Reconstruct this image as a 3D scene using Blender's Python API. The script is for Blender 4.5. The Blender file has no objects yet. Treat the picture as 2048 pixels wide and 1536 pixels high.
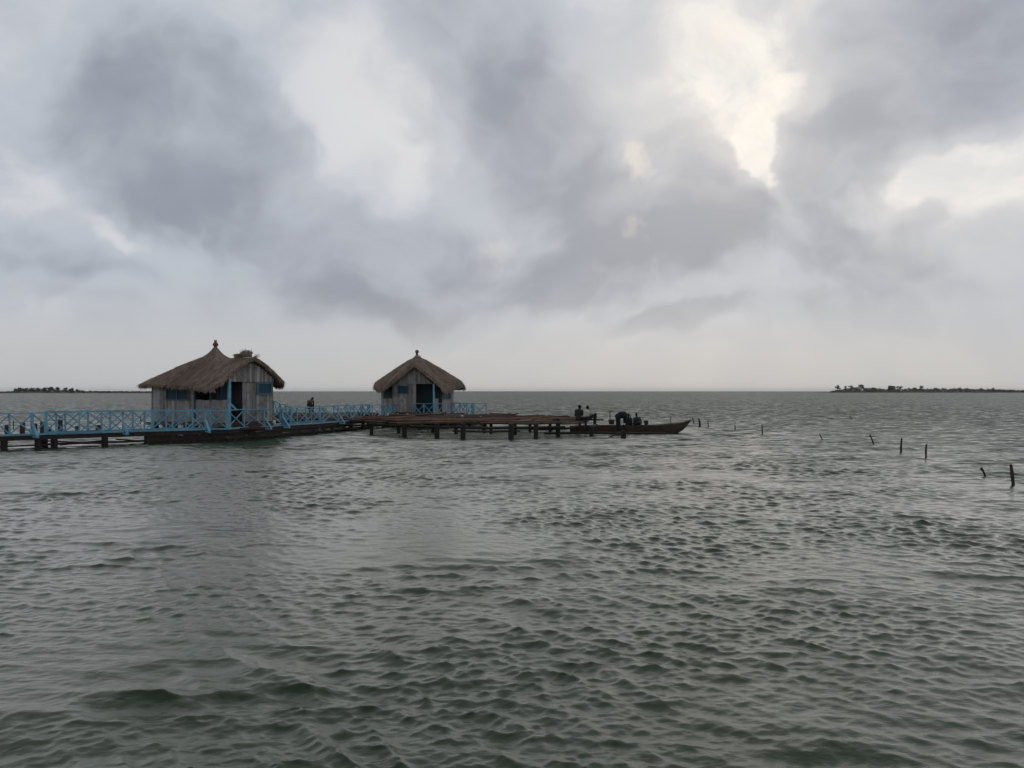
import bpy, math, random
import numpy as np
from mathutils import Vector, Matrix

random.seed(11)
rng = np.random.default_rng(5)
SC = bpy.context.scene
COL = SC.collection
F = 1720.0          # focal length in photograph pixels (2048 wide)
CX, HY = 1024.0, 782.0
CZ = 2.65           # eye height above the water
R = math.radians

def W(x, d, z):
    """world point seen in photograph column x, at distance d, height z"""
    return Vector(((x - CX) / F * d, d, z))
def P(x, y, d):
    return Vector(((x - CX) / F * d, d, CZ - (y - HY) / F * d))
def lerp(a, b, t): return a + (b - a) * t
def interp(x, xs, ys): return float(np.interp(x, xs, ys))

# ------------------------------------------------------------------ objects
ORG = {}
def tag(o, label=None, cat=None, group=None, kind=None):
    if label: o['label'] = label
    if cat: o['category'] = cat
    if group: o['group'] = group
    if kind: o['kind'] = kind
    return o
def thing(name, loc, label, cat, group=None):
    o = bpy.data.objects.new(name, None)
    o.empty_display_size = 0.2
    COL.objects.link(o)
    o.location = loc
    ORG[o.name] = Vector(loc)
    return tag(o, label, cat, group)

class MB:
    """collects shapes, then links them as ONE mesh object"""
    def __init__(s):
        s.v = []; s.f = []; s.c = []
    def add(s, verts, faces, c=None):
        if c is None: c = random.random()
        b = len(s.v)
        s.v.extend([tuple(v) for v in verts])
        for f in faces:
            s.f.append(tuple(i + b for i in f)); s.c.append(c)
    def hexa(s, p, c=None):
        s.add(p, [(0,3,2,1),(4,5,6,7),(0,1,5,4),(1,2,6,5),(2,3,7,6),(3,0,4,7)], c)
    def bar(s, p0, p1, w, h, side=None, c=None, jit=0.0):
        """square bar from p0 to p1; w along 'side' (horizontal), h along the other"""
        p0 = Vector(p0); p1 = Vector(p1); d = (p1 - p0).normalized()
        if side is None:
            side = d.cross(Vector((0,0,1)))
            if side.length < 1e-3: side = Vector((1,0,0))
        side = Vector(side); side = (side - d * side.dot(d)).normalized()
        up = side.cross(d).normalized()
        a, b = side * w / 2, up * h / 2
        q = [p0 - a - b, p0 + a - b, p0 + a + b, p0 - a + b, p1 - a - b, p1 + a - b, p1 + a + b, p1 - a + b]
        if jit: q = [v + Vector((random.uniform(-jit,jit),) * 3) for v in q]
        s.hexa(q, c)
    def box(s, lo, hi, c=None):
        x0,y0,z0 = lo; x1,y1,z1 = hi
        s.hexa([(x0,y0,z0),(x1,y0,z0),(x1,y1,z0),(x0,y1,z0),(x0,y0,z1),(x1,y0,z1),(x1,y1,z1),(x0,y1,z1)], c)
    def tube(s, pts, rad, n=8, c=None, cap=True, wob=0.0):
        pts = [Vector(p) for p in pts]
        if not hasattr(rad, '__len__'): rad = [rad] * len(pts)
        V = []; Fc = []
        for i, p in enumerate(pts):
            a = pts[max(i-1,0)]; b = pts[min(i+1,len(pts)-1)]
            d = (b - a).normalized()
            u = d.cross(Vector((0,0,1)))
            if u.length < 1e-2: u = d.cross(Vector((0,1,0)))
            u.normalize(); w = d.cross(u)
            for k in range(n):
                t = 2*math.pi*k/n
                r = rad[i] * (1 + random.uniform(-wob, wob))
                V.append(p + u*math.cos(t)*r + w*math.sin(t)*r)
        for i in range(len(pts)-1):
            for k in range(n):
                Fc.append((i*n+k, i*n+(k+1)%n, (i+1)*n+(k+1)%n, (i+1)*n+k))
        if cap:
            Fc.append(tuple(range(n-1,-1,-1))); Fc.append(tuple(range((len(pts)-1)*n, len(pts)*n)))
        s.add(V, Fc, c)
    def capsule(s, p0, p1, r0, r1, n=12, c=0.5):
        """closed tapered limb with rounded ends"""
        p0 = Vector(p0); p1 = Vector(p1); d = p1 - p0; L = d.length
        d = d.normalized() if L > 1e-6 else Vector((0,0,1))
        pts = []; rad = []
        for a in (-80,-50,-20):
            pts.append(p0 + d*r0*math.sin(R(a))); rad.append(r0*math.cos(R(a)))
        for a in (20,50,80):
            pts.append(p1 + d*r1*math.sin(R(a))); rad.append(r1*math.cos(R(a)))
        s.tube(pts, rad, n, c)
    def ellip(s, c0, rx, ry, rz, c=0.5, n=14, m=9, rot=None):
        V=[]; Fc=[]; c0=Vector(c0)
        for i in range(m+1):
            ph = math.pi*(i+0.02)/(m+0.04)
            for k in range(n):
                t=2*math.pi*k/n
                q=Vector((rx*math.sin(ph)*math.cos(t), ry*math.sin(ph)*math.sin(t), rz*math.cos(ph)))
                if rot is not None: q = rot @ q
                V.append(c0+q)
        for i in range(m):
            for k in range(n):
                Fc.append((i*n+k,(i+1)*n+k,(i+1)*n+(k+1)%n,i*n+(k+1)%n))
        Fc.append(tuple(range(n))); Fc.append(tuple(range((m+1)*n-1,m*n-1,-1)))
        s.add(V,Fc,c)
    def lathe(s, base, prof, n=16, c=0.5):
        base=Vector(base); V=[]; Fc=[]
        for z,r in prof:
            for k in range(n):
                t=2*math.pi*k/n
                V.append(base+Vector((r*math.cos(t), r*math.sin(t), z)))
        for i in range(len(prof)-1):
            for k in range(n):
                Fc.append((i*n+k,i*n+(k+1)%n,(i+1)*n+(k+1)%n,(i+1)*n+k))
        Fc.append(tuple(range(n-1,-1,-1))); Fc.append(tuple(range((len(prof)-1)*n,len(prof)*n)))
        s.add(V,Fc,c)
    def build(s, name, mat, parent=None, smooth=False, loc=None):
        me = bpy.data.meshes.new(name)
        org = ORG[parent.name] if parent is not None else (Vector(loc) if loc is not None else Vector((0,0,0)))
        me.from_pydata([(v[0]-org.x, v[1]-org.y, v[2]-org.z) for v in s.v], [], s.f)
        at = me.attributes.new('rnd', 'FLOAT', 'FACE')
        at.data.foreach_set('value', s.c)
        if smooth: me.polygons.foreach_set('use_smooth', [True]*len(me.polygons))
        me.materials.append(mat)
        me.update()
        o = bpy.data.objects.new(name, me)
        COL.objects.link(o)
        if parent is not None: o.parent = parent
        else: o.location = org
        ORG[o.name] = org
        return o

# ---------------------------------------------------------------- materials
class NT:
    def __init__(s, nt): s.nt = nt; s.nt.nodes.clear()
    def n(s, t, **kw):
        x = s.nt.nodes.new(t)
        for k, v in kw.items(): setattr(x, k, v)
        return x
    def l(s, a, b): s.nt.links.new(a, b)
    def math(s, op, a, b=None, c=None, clamp=False):
        x = s.n('ShaderNodeMath', operation=op, use_clamp=clamp)
        for i, v in enumerate((a, b, c)):
            if v is None: continue
            if hasattr(v, 'is_linked'): s.l(v, x.inputs[i])
            else: x.inputs[i].default_value = v
        return x.outputs[0]
    def vm(s, op, a, b=None, scale=None):
        x = s.n('ShaderNodeVectorMath', operation=op)
        for i, v in enumerate((a, b)):
            if v is None: continue
            if hasattr(v, 'is_linked'): s.l(v, x.inputs[i])
            else: x.inputs[i].default_value = v
        if scale is not None:
            if hasattr(scale, 'is_linked'): s.l(scale, x.inputs['Scale'])
            else: x.inputs['Scale'].default_value = scale
        return x.outputs[1] if op in ('LENGTH','DOT_PRODUCT','DISTANCE') else x.outputs[0]
    def mix(s, f, a, b, mode='MIX'):
        x = s.n('ShaderNodeMix', data_type='RGBA', blend_type=mode, clamp_factor=True)
        for sock, v in ((x.inputs[0], f), (x.inputs[6], a), (x.inputs[7], b)):
            if hasattr(v, 'is_linked'): s.l(v, sock)
            elif hasattr(v, '__len__'): sock.default_value = (*v[:3], 1)
            else: sock.default_value = v
        return x.outputs[2]
    def noise(s, vec, scale, detail=4, rough=0.5, dist=0.0):
        x = s.n('ShaderNodeTexNoise')
        x.inputs['Scale'].default_value = scale; x.inputs['Detail'].default_value = detail
        x.inputs['Roughness'].default_value = rough; x.inputs['Distortion'].default_value = dist
        if vec is not None: s.l(vec, x.inputs['Vector'])
        return x
    def mr(s, v, a, b, c=0.0, d=1.0, interp='LINEAR'):
        x = s.n('ShaderNodeMapRange', interpolation_type=interp)
        s.l(v, x.inputs[0])
        for i, q in enumerate((a, b, c, d)): x.inputs[i+1].default_value = q
        return x.outputs[0]

def mat_basic(name, ca, cb, rough=0.8, scale=6.0, stretch=(1,1,1), rnd=0.6, dirt=None, bump=0.0, spec=0.3):
    """two-tone material: per-piece random tone + stretched grain noise + optional worn patches"""
    m = bpy.data.materials.new(name); m.use_nodes = True
    t = NT(m.node_tree)
    out = t.n('ShaderNodeOutputMaterial'); b = t.n('ShaderNodeBsdfPrincipled')
    t.l(b.outputs[0], out.inputs[0])
    tc = t.n('ShaderNodeTexCoord').outputs['Object']
    at = t.n('ShaderNodeAttribute', attribute_name='rnd').outputs['Fac']
    off = t.n('ShaderNodeCombineXYZ'); t.l(t.math('MULTIPLY', at, 37.0), off.inputs[0]); t.l(t.math('MULTIPLY', at, 19.0), off.inputs[2])
    v = t.vm('ADD', t.vm('MULTIPLY', tc, stretch), off.outputs[0])
    n1 = t.noise(v, scale, 6, 0.65).outputs['Fac']
    f = t.math('ADD', t.math('MULTIPLY', at, rnd), t.math('MULTIPLY', t.mr(n1, 0.3, 0.7), 1 - rnd))
    col = t.mix(f, ca, cb)
    if dirt:
        n2 = t.noise(tc, 1.7, 8, 0.7).outputs['Fac']
        col = t.mix(t.mr(n2, 0.5, 0.62, 0, dirt[1]), col, dirt[0])
    t.l(col, b.inputs['Base Color'])
    b.inputs['Roughness'].default_value = rough
    b.inputs['Specular IOR Level'].default_value = spec
    if bump:
        bp = t.n('ShaderNodeBump'); bp.inputs['Strength'].default_value = bump; bp.inputs['Distance'].default_value = 0.02
        t.l(n1, bp.inputs['Height']); t.l(bp.outputs[0], b.inputs['Normal'])
    return m

M = {}
M['plank']  = mat_basic('weathered_planks', (.12,.11,.103), (.60,.56,.535), .9, 3.0, (8,8,1), .6, ((.10,.085,.07), .5), .4)
M['plankshade'] = mat_basic('shade_toned_boards', (.035,.032,.033), (.10,.09,.088), .9, 3.0, (8,8,1), .6)  # plank tone darkened to paint in the shade of recess and porch
M['planklo']= mat_basic('pale_planks', (.27,.25,.235), (.44,.41,.385), .9, 3.0, (8,8,1), .6, ((.16,.14,.12), .5), .3)
M['thatch'] = mat_basic('dry_thatch', (.14,.104,.08), (.47,.365,.29), 1.0, 2.2, (1,1,1), .6, ((.15,.115,.09), .6), 0, .1)
M['thatchdk'] = mat_basic('dark_thatch_underlay', (.075,.052,.04), (.15,.105,.085), 1.0, 5, (1,1,1), .2, None, .8, .1)
M['straw']  = mat_basic('bundled_straw', (.20,.16,.12), (.42,.35,.27), 1.0, 4, (1,1,1), .7, None, 0, .1)
M['blue']   = mat_basic('worn_blue_paint', (.09,.31,.45), (.26,.57,.71), .6, 5, (1,1,1), .6, ((.17,.27,.33), .75), .1)
M['blueshade'] = mat_basic('dull_shaded_blue_frame', (.07,.15,.20), (.13,.24,.31), .7, 6, (1,1,1), .6, ((.10,.13,.15), .6), .1)  # dull blue frames with the eave shade painted into their colour
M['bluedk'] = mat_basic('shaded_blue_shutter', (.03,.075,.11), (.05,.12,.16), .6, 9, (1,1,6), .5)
M['net']    = mat_basic('dark_window_mesh', (.02,.05,.065), (.035,.075,.09), .7, 30)
M['beam']   = mat_basic('dark_wet_timber', (.022,.017,.015), (.06,.045,.038), .75, 3, (2,2,2), .5, ((.02,.025,.02), .6), .3)
M['pole']   = mat_basic('brown_bark_poles', (.07,.043,.030), (.27,.175,.115), .9, 5, (1,6,6), .7, ((.05,.03,.022), .5), .3)
M['polelt'] = mat_basic('peeled_pale_poles', (.20,.15,.11), (.40,.33,.26), .9, 5, (1,6,6), .7, None, .2)
M['pile']   = mat_basic('wet_concrete_pile', (.025,.021,.02), (.055,.045,.04), .8, 6, (1,1,1), .3, ((.02,.022,.018), .8), .3)
M['stump']  = mat_basic('brown_stump_wood', (.06,.04,.034), (.11,.075,.062), .85, 8, (3,3,1), .4, ((.03,.025,.022), .6), .3)
M['boat']   = mat_basic('old_boat_timber', (.055,.037,.026), (.115,.08,.056), .75, 2.5, (.6,3,5), .4, ((.045,.035,.03), .7), .3)
M['terra']  = mat_basic('terracotta', (.20,.065,.04), (.28,.10,.06), .8, 9)
M['white']  = mat_basic('pale_chips', (.6,.57,.52), (.7,.68,.62), .8, 9)
M['stake']  = mat_basic('dark_stake_wood', (.035,.027,.025), (.085,.068,.06), .85, 8, (4,4,1), .4, ((.02,.02,.02), .5), .3)
M['bucket'] = mat_basic('dull_green_plastic', (.035,.042,.028), (.055,.06,.04), .5, 6, (1,1,1), .2)
M['skin']   = mat_basic('dark_skin', (.030,.018,.013), (.045,.027,.019), .55, 8, (1,1,1), .2)
M['skinbr'] = mat_basic('brown_skin', (.12,.056,.038), (.15,.07,.047), .5, 8, (1,1,1), .2)
M['hair']   = mat_basic('black_hair', (.008,.008,.008), (.014,.013,.013), .9, 20)
M['shirtol']= mat_basic('olive_cloth', (.042,.042,.034), (.06,.058,.048), .95, 6)
M['shirtwh']= mat_basic('cream_cloth', (.62,.59,.52), (.74,.71,.64), .95, 6)
M['shirtdk']= mat_basic('dark_cloth', (.018,.019,.022), (.03,.03,.034), .95, 6)
M['shirtgr']= mat_basic('grey_violet_cloth', (.06,.055,.058), (.09,.082,.086), .95, 6)
M['trouser']= mat_basic('charcoal_trousers', (.022,.024,.028), (.036,.038,.042), .95, 6)
M['tarp']   = mat_basic('navy_tarp', (.016,.02,.05), (.03,.036,.075), .6, 6)
M['leaf']   = mat_basic('mangrove_leaves', (.105,.12,.085), (.16,.175,.125), .8, .35, (1,1,1), .6)
M['leafdk'] = mat_basic('dense_scrub_leaves', (.07,.08,.07), (.11,.12,.10), .8, .2, (1,1,1), .6)
M['bark']   = mat_basic('grey_bark', (.05,.045,.04), (.09,.08,.07), .9, 2)
M['soil']   = mat_basic('grassy_bank', (.13,.13,.085), (.20,.195,.13), .95, .08, (1,1,3), .1)

# ------------------------------------------------------------------- camera
cam = bpy.data.cameras.new('camera'); co = bpy.data.objects.new('camera', cam); COL.objects.link(co)
co.location = (0, 0, CZ); co.rotation_euler = (R(90), 0, 0)
cam.sensor_fit = 'HORIZONTAL'; cam.sensor_width = 36.0; cam.lens = 36.0 * F / 2048
cam.shift_y = (HY - 768) / 2048
cam.clip_start = 0.05; cam.clip_end = 60000
SC.camera = co

# ---------------------------------------------------------------- sky, light
SUN_AZ, SUN_EL = 15.0, 19.0
sd = bpy.data.lights.new('sun', 'SUN'); so = bpy.data.objects.new('sun', sd); COL.objects.link(so)
sd.energy = 0.5; sd.angle = R(120); sd.color = (1.0, .90, .76)
sv = Vector((math.sin(R(SUN_AZ))*math.cos(R(SUN_EL)), math.cos(R(SUN_AZ))*math.cos(R(SUN_EL)), math.sin(R(SUN_EL))))
so.rotation_euler = sv.to_track_quat('Z', 'Y').to_euler()
so.location = sv * 200

def build_world():
    w = bpy.data.worlds.new('World'); SC.world = w; w.use_nodes = True
    t = NT(w.node_tree)
    out = t.n('ShaderNodeOutputWorld')
    sky = t.n('ShaderNodeTexSky', sky_type='NISHITA')
    sky.sun_disc = False; sky.sun_elevation = R(SUN_EL); sky.sun_rotation = R(SUN_AZ)
    sky.air_density = 1.0; sky.dust_density = 3.0
    bg1 = t.n('ShaderNodeBackground'); bg1.inputs[1].default_value = 0.05; t.l(sky.outputs[0], bg1.inputs[0])
    d0 = t.n('ShaderNodeTexCoord').outputs['Generated']
    # billows: the direction is bent by noise before the cloud masses are laid out in it
    def warp(v, scale, amt, detail):
        c = t.noise(v, scale, detail, .55).outputs['Color']
        return t.vm('ADD', v, t.vm('SCALE', t.vm('SUBTRACT', c, (.5,.5,.5)), scale=amt))
    d1 = warp(d0, 3.1, .20, 4)
    d2 = warp(d1, 9.0, .085, 8)
    def blob(src, px, py, rx, ry, rot=0.0, amp=1.0, soft=0.0):
        c = Vector(((px-CX)/F, 1.0, (HY-py)/F)); s = c.length; c.normalize()
        e1 = Vector((c.y, -c.x, 0)).normalized(); e2 = e1.cross(c) * 1.0
        if e2.z < 0: e2 = -e2
        a = R(rot); u = e1*math.cos(a) + e2*math.sin(a); v = -e1*math.sin(a) + e2*math.cos(a)
        w_ = u.cross(v)
        m = Matrix((u, v, w_)).transposed()
        mp = t.n('ShaderNodeMapping', vector_type='TEXTURE')
        mp.inputs['Location'].default_value = c; mp.inputs['Rotation'].default_value = m.to_euler('XYZ')
        mp.inputs['Scale'].default_value = (rx/F/s, ry/F/s, .7)
        t.l(src, mp.inputs['Vector'])
        return t.mr(t.vm('LENGTH', mp.outputs[0]), soft, 1.0, amp, 0.0, 'SMOOTHERSTEP')
    def total(src, L):
        acc = None
        for b in L:
            v = blob(src, *b); acc = v if acc is None else t.math('ADD', acc, v)
        return acc
    D = total(d2, CLOUDS)
    sep = t.n('ShaderNodeSeparateXYZ'); t.l(d0, sep.inputs[0])
    # heaps: rounded puffs in two sizes, wisps in between; flatter towards the horizon
    dv = t.vm('MULTIPLY', d1, (1.0, 1.0, 1.35))
    def puffs(v, scale, detail):
        x = t.n('ShaderNodeTexVoronoi', feature='F1', distance='EUCLIDEAN', normalize=True)
        x.inputs['Scale'].default_value = scale; x.inputs['Detail'].default_value = detail
        x.inputs['Roughness'].default_value = .5
        t.l(v, x.inputs['Vector']); return x.outputs['Distance']
    pw = warp(dv, 8.0, .07, 5)
    p1_ = puffs(pw, 8.0, 2.5)
    sunv = (sv.x*.022, sv.y*.022, sv.z*.022 + .014)
    p2_ = puffs(t.vm('ADD', pw, sunv), 8.0, 2.5)
    relief = t.math('SUBTRACT', p2_, p1_)        # side of each heap that faces the light
    n1 = t.noise(dv, 3.2, 8, .55, .2).outputs['Fac']
    n2 = t.noise(dv, 13.0, 7, .60, .2).outputs['Fac']
    fade = t.mr(sep.outputs[2], .0, .12, .35, 1.0, 'SMOOTHSTEP')
    nn = t.math('ADD', t.math('MULTIPLY', t.math('SUBTRACT', n1, .5), 1.25),
         t.math('ADD', t.math('MULTIPLY', t.math('SUBTRACT', .40, p1_), 1.25), t.math('MULTIPLY', t.math('SUBTRACT', n2, .5), .75)))
    D = t.math('ADD', D, t.math('MULTIPLY', nn, fade))
    # plain overcast behind the viewer; unseen dark cloud added overhead to darken near water
    back = t.mr(sep.outputs[1], -.1, .55, 1.0, 0.0, 'SMOOTHSTEP')
    over = t.mr(sep.outputs[2], .41, .66, 0.0, 1.1, 'SMOOTHSTEP')
    D = t.math('ADD', D, t.math('ADD', t.math('MULTIPLY', back, .6), over))
    gl = total(warp(d0, 34.0, .06, 6), GLINTS)
    D = t.math('SUBTRACT', D, t.math('MULTIPLY', gl, .75))
    warm = total(d1, WARM)
    wcl = t.math('MULTIPLY', warm, 1.0, clamp=True)
    hz = t.mr(sep.outputs[2], .0, .13, 1.0, 0.0, 'SMOOTHSTEP')
    right = t.mr(sep.outputs[0], -.45, .15, 0, 1, 'SMOOTHSTEP')
    hcol = t.mix(right, (.43,.44,.45), (.585,.555,.505))
    base = t.mix(wcl, (.56,.585,.635), (.88,.84,.77))
    veil = t.mr(t.math('ADD', t.math('MULTIPLY', n2, .6), t.math('MULTIPLY', n1, .4)), .34, .62, 0, .85, 'SMOOTHSTEP')
    base = t.mix(veil, base, (.64,.64,.655))
    base = t.mix(t.math('MULTIPLY', hz, .9), base, hcol)
    base = t.mix(back, base, (.34,.36,.40))
    mid = t.mix(wcl, (.46,.492,.548), (.575,.575,.585))
    mid = t.mix(t.math('MULTIPLY', hz, .8), mid, (.50,.495,.485))
    dark = t.mix(wcl, (.275,.298,.352), (.375,.394,.442))
    dark = t.mix(hz, dark, (.45,.455,.455))
    dark = t.mix(back, dark, (.20,.215,.245))
    c1 = t.mr(D, -.34, .30, 0, 1, 'SMOOTHSTEP'); c2 = t.mr(t.math('SUBTRACT', D, t.math('MULTIPLY', t.math('MULTIPLY', relief, 3.0), fade)), .02, 1.95, 0, 1, 'SMOOTHSTEP')
    col = t.mix(c2, t.mix(c1, base, mid), dark)
    col = t.mix(t.math('MULTIPLY', gl, .5, clamp=True), col, (.90,.77,.63))
    bg2 = t.n('ShaderNodeBackground'); t.l(col, bg2.inputs[0]); bg2.inputs[1].default_value = 1.10
    mx = t.n('ShaderNodeMixShader'); mx.inputs[0].default_value = .97
    t.l(bg1.outputs[0], mx.inputs[1]); t.l(bg2.outputs[0], mx.inputs[2]); t.l(mx.outputs[0], out.inputs[0])
    w.cycles.sampling_method = 'MANUAL'; w.cycles.sample_map_resolution = 512

# px, py, half-width, half-height, rotation, weight
CLOUDS = [
    (370,270,340,255,-38,1.12,.45), (455,390,230,150,-12,.60,.2), (200,130,260,170,-20,.30),
    (970,80,230,240,0,.42,.35), (1085,250,235,200,-10,.78,.45), (1130,150,110,180,0,.20), (1000,340,220,130,0,.35),
    (1330,425,290,165,-12,.90,.5), (1240,535,330,105,8,.85,.4), (1440,395,140,110,0,.40,.3), (1120,450,260,170,0,.50),
    (1930,90,390,250,-12,1.0,.45), (1960,60,260,190,0,.35), (1690,350,175,160,30,.95,.45), (1770,250,220,120,-20,.55),
    (800,500,300,140,0,.80,.4), (720,590,220,75,0,.55,.2), (80,520,330,105,-12,.60,.2), (120,640,280,50,-6,.40),
    (1340,655,170,46,4,.75,.4), (1740,560,310,95,-14,.72,.4), (1680,655,250,42,0,.55,.2), (1900,470,105,50,20,.50,.2),
    (560,620,240,55,0,.30), (880,610,300,65,0,.50,.2), (320,570,330,55,0,.30), (1000,540,900,150,0,.22), (150,330,160,200,0,.1),
    (1450,240,110,70,-10,.28), (1390,90,80,120,10,.25), (1560,120,60,110,0,.2),
    (1450,170,230,210,0,-.50), (1510,310,95,80,-45,-.60), (700,190,150,240,-20,-.50), (1960,400,210,150,0,-.80),
    (1720,430,110,50,0,-.60), (1420,60,170,120,0,-.30), (780,330,80,80,0,-.45), (60,360,120,130,0,-.40), (40,110,120,140,0,-.25),
    (560,600,110,50,0,-.35), (250,470,120,50,-30,-.30), (620,330,70,120,-20,-.2),
]
WARM = [(1480,180,500,400,0,1.0), (1960,420,400,300,0,.85), (1250,420,500,300,0,.25), (780,230,300,260,0,.35)]
GLINTS = [(1272,318,34,60,12,.6), (1268,455,30,36,30,.33), (1002,505,54,48,-40,.25), (1552,366,24,30,0,.5), (1430,70,90,60,0,.25), (1535,225,40,120,-10,.3)]
build_world()

SC.view_settings.view_transform = 'Standard'; SC.view_settings.look = 'None'
SC.view_settings.exposure = 0.0; SC.view_settings.gamma = 1.0
SC.render.engine = 'CYCLES'
SC.cycles.use_denoising = True
SC.cycles.max_bounces = 6; SC.cycles.diffuse_bounces = 3; SC.cycles.glossy_bounces = 4
SC.cycles.caustics_reflective = False; SC.cycles.caustics_refractive = False

# -------------------------------------------------------------------- water
def build_water():
    A0, A1, NC = R(-46), R(46), 1500
    rows = [1.8]
    while rows[-1] < 9200:
        r = rows[-1]
        rows.append(r + (0.004 + .0019*r if r < 25 else .0515 + .0028*(r-25) if r < 300 else .82 + .02*(r-300)))
    rows = np.array(rows, dtype=np.float32)
    # a little coarser outside the middle of the sector
    ang = np.linspace(A0, A1, NC).astype(np.float32)
    NR = len(rows)
    X = (rows[:,None]*np.sin(ang)[None,:]); Y = (rows[:,None]*np.cos(ang)[None,:])
    DX = np.zeros_like(X); DY = np.zeros_like(X); DZ = np.zeros_like(X)
    sp = np.maximum(rows*(A1-A0)/NC, np.gradient(rows))
    NW = 190
    lam = np.exp(rng.uniform(np.log(.055), np.log(3.2), NW))
    # main wind drives the crests towards the viewer, with a cross sea
    th = R(-90) + rng.normal(0, 1, NW)*np.interp(np.log(lam), np.log([.06,.5,3.]), [R(48),R(32),R(22)])
    cross = rng.random(NW) < .22
    th[cross] = R(-140) + rng.normal(0, R(18), cross.sum())
    ph = rng.uniform(0, 2*np.pi, NW)
    S = WAVE_SLOPE*math.sqrt(2.0/NW)
    # gust patches
    gust = 1 + .50*np.sin(X*.33+Y*.11+1.0)*np.sin(Y*.27-X*.09+.4) + .35*np.sin(X*.61+Y*.37+.3)*np.sin(Y*.49-X*.31) + .40*np.sin(X*.9-Y*.5)*np.sin(Y*.83+X*.2+2)
    gust = np.clip(gust, .30, 2.0)
    # the longer chop comes in groups: a few steep crests, then a flatter stretch
    env = np.clip(.75 + 1.0*np.sin(X*.52+Y*.31+.6)*np.sin(Y*.71-X*.23+2.2) + .7*np.sin(X*1.3-Y*.42+1.7)*np.sin(Y*1.15+X*.35), .18, 2.3)
    for l, a, p in zip(lam, th, ph):
        k = 2*np.pi/l
        # sharper, weaker at both ends of the range
        wgt = math.exp(-((math.log(l/0.24))**2)/(2*1.0**2))
        amp = S*(.62+.95*wgt)/k * (.42 if l > 1.0 else .75 if l > .55 else 1.0)
        fade = np.clip((l/sp - 2.2)/2.5, 0, 1)
        nr = int((fade > 0).sum())
        if nr == 0: continue
        x = X[:nr]; y = Y[:nr]
        arg = k*(x*math.cos(a)+y*math.sin(a))+p
        g = (gust[:nr] if l < .5 else env[:nr])
        c = np.cos(arg)*amp*fade[:nr,None]*g; s_ = np.sin(arg)*amp*fade[:nr,None]*g
        DZ[:nr] += c
        q = CHOP
        DX[:nr] -= q*math.cos(a)*s_; DY[:nr] -= q*math.sin(a)*s_
    co_ = np.stack([X+DX, Y+DY, DZ], -1).reshape(-1,3).astype(np.float32)
    i = np.arange((NR-1)*NC).reshape(NR-1,NC)[:,:-1].ravel()
    quads = np.stack([i, i+1, i+NC+1, i+NC], -1).astype(np.int32)
    quads = quads[:, ::-1]
    me = bpy.data.meshes.new('water')
    me.vertices.add(len(co_)); me.vertices.foreach_set('co', co_.ravel())
    nq = len(quads)
    me.loops.add(nq*4); me.loops.foreach_set('vertex_index', quads.ravel())
    me.polygons.add(nq); me.polygons.foreach_set('loop_start', np.arange(nq, dtype=np.int32)*4)
    me.polygons.foreach_set('use_smooth', np.ones(nq, dtype=bool))
    me.update(calc_edges=True)
    # share of the wave slopes too fine for the mesh at that distance: the surface normal carries those
    un = np.repeat(np.clip((np.log(sp) - math.log(.04))/(math.log(.28)-math.log(.04)), 0, 1)[:,None], NC, 1).astype(np.float32)
    at = me.attributes.new('unresolved', 'FLOAT', 'POINT'); at.data.foreach_set('value', un.ravel())
    o = bpy.data.objects.new('water', me); COL.objects.link(o); tag(o, kind='structure')
    me.materials.append(water_mat())
    return o
WAVE_SLOPE = 0.165; CHOP = 1.0
def water_mat():
    m = bpy.data.materials.new('lagoon_water'); m.use_nodes = True
    t = NT(m.node_tree)
    out = t.n('ShaderNodeOutputMaterial'); b = t.n('ShaderNodeBsdfPrincipled'); t.l(b.outputs[0], out.inputs[0])
    g = t.n('ShaderNodeNewGeometry').outputs['Position']
    n0 = t.noise(g, .12, 3, .5).outputs['Fac']
    t.l(t.mix(n0, (.029,.050,.023), (.041,.067,.033)), b.inputs['Base Color'])
    b.inputs['Roughness'].default_value = .02; b.inputs['IOR'].default_value = 1.333
    rip = t.noise(t.vm('MULTIPLY', g, (1,1.5,1)), 9.0, 5, .6).outputs['Fac']
    swell = t.noise(t.vm('MULTIPLY', g, (.7,1.6,1)), 1.5, 4, .6).outputs['Color']
    rip2 = t.noise(t.vm('MULTIPLY', g, (1,1.6,1)), 24.0, 4, .6).outputs['Fac']
    b0 = t.n('ShaderNodeBump'); b0.inputs['Distance'].default_value = .002; b0.inputs['Strength'].default_value = .8
    t.l(rip2, b0.inputs['Height'])
    b1 = t.n('ShaderNodeBump'); b1.inputs['Distance'].default_value = .010; b1.inputs['Strength'].default_value = .8
    t.l(rip, b1.inputs['Height']); t.l(b0.outputs[0], b1.inputs['Normal'])
    far = t.n('ShaderNodeAttribute', attribute_name='unresolved').outputs['Fac']
    # unresolved normals tipped towards the camera, a bias added to darken distant water
    tilt = t.vm('ADD', t.vm('MULTIPLY', t.vm('SUBTRACT', swell, (.5,.5,.5)), (1.1,1.6,0)), (0,-.33,0))
    t.l(t.vm('NORMALIZE', t.vm('ADD', b1.outputs[0], t.vm('SCALE', tilt, scale=far))), b.inputs['Normal'])
    return m
build_water()

# thin lagoon air: far banks fade slightly
def haze():
    m = bpy.data.materials.new('lagoon_air'); m.use_nodes = True
    t = NT(m.node_tree); out = t.n('ShaderNodeOutputMaterial')
    v = t.n('ShaderNodeVolumePrincipled'); v.inputs['Color'].default_value = (.92,.94,.96,1); v.inputs['Density'].default_value = HAZE
    t.l(v.outputs[0], out.inputs['Volume'])
    mb = MB(); mb.box((-9600,-200,-3.0),(9600,9600,22.0))
    tag(mb.build('haze', m, None), kind='stuff')
HAZE = 5.5e-5
haze()
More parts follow.
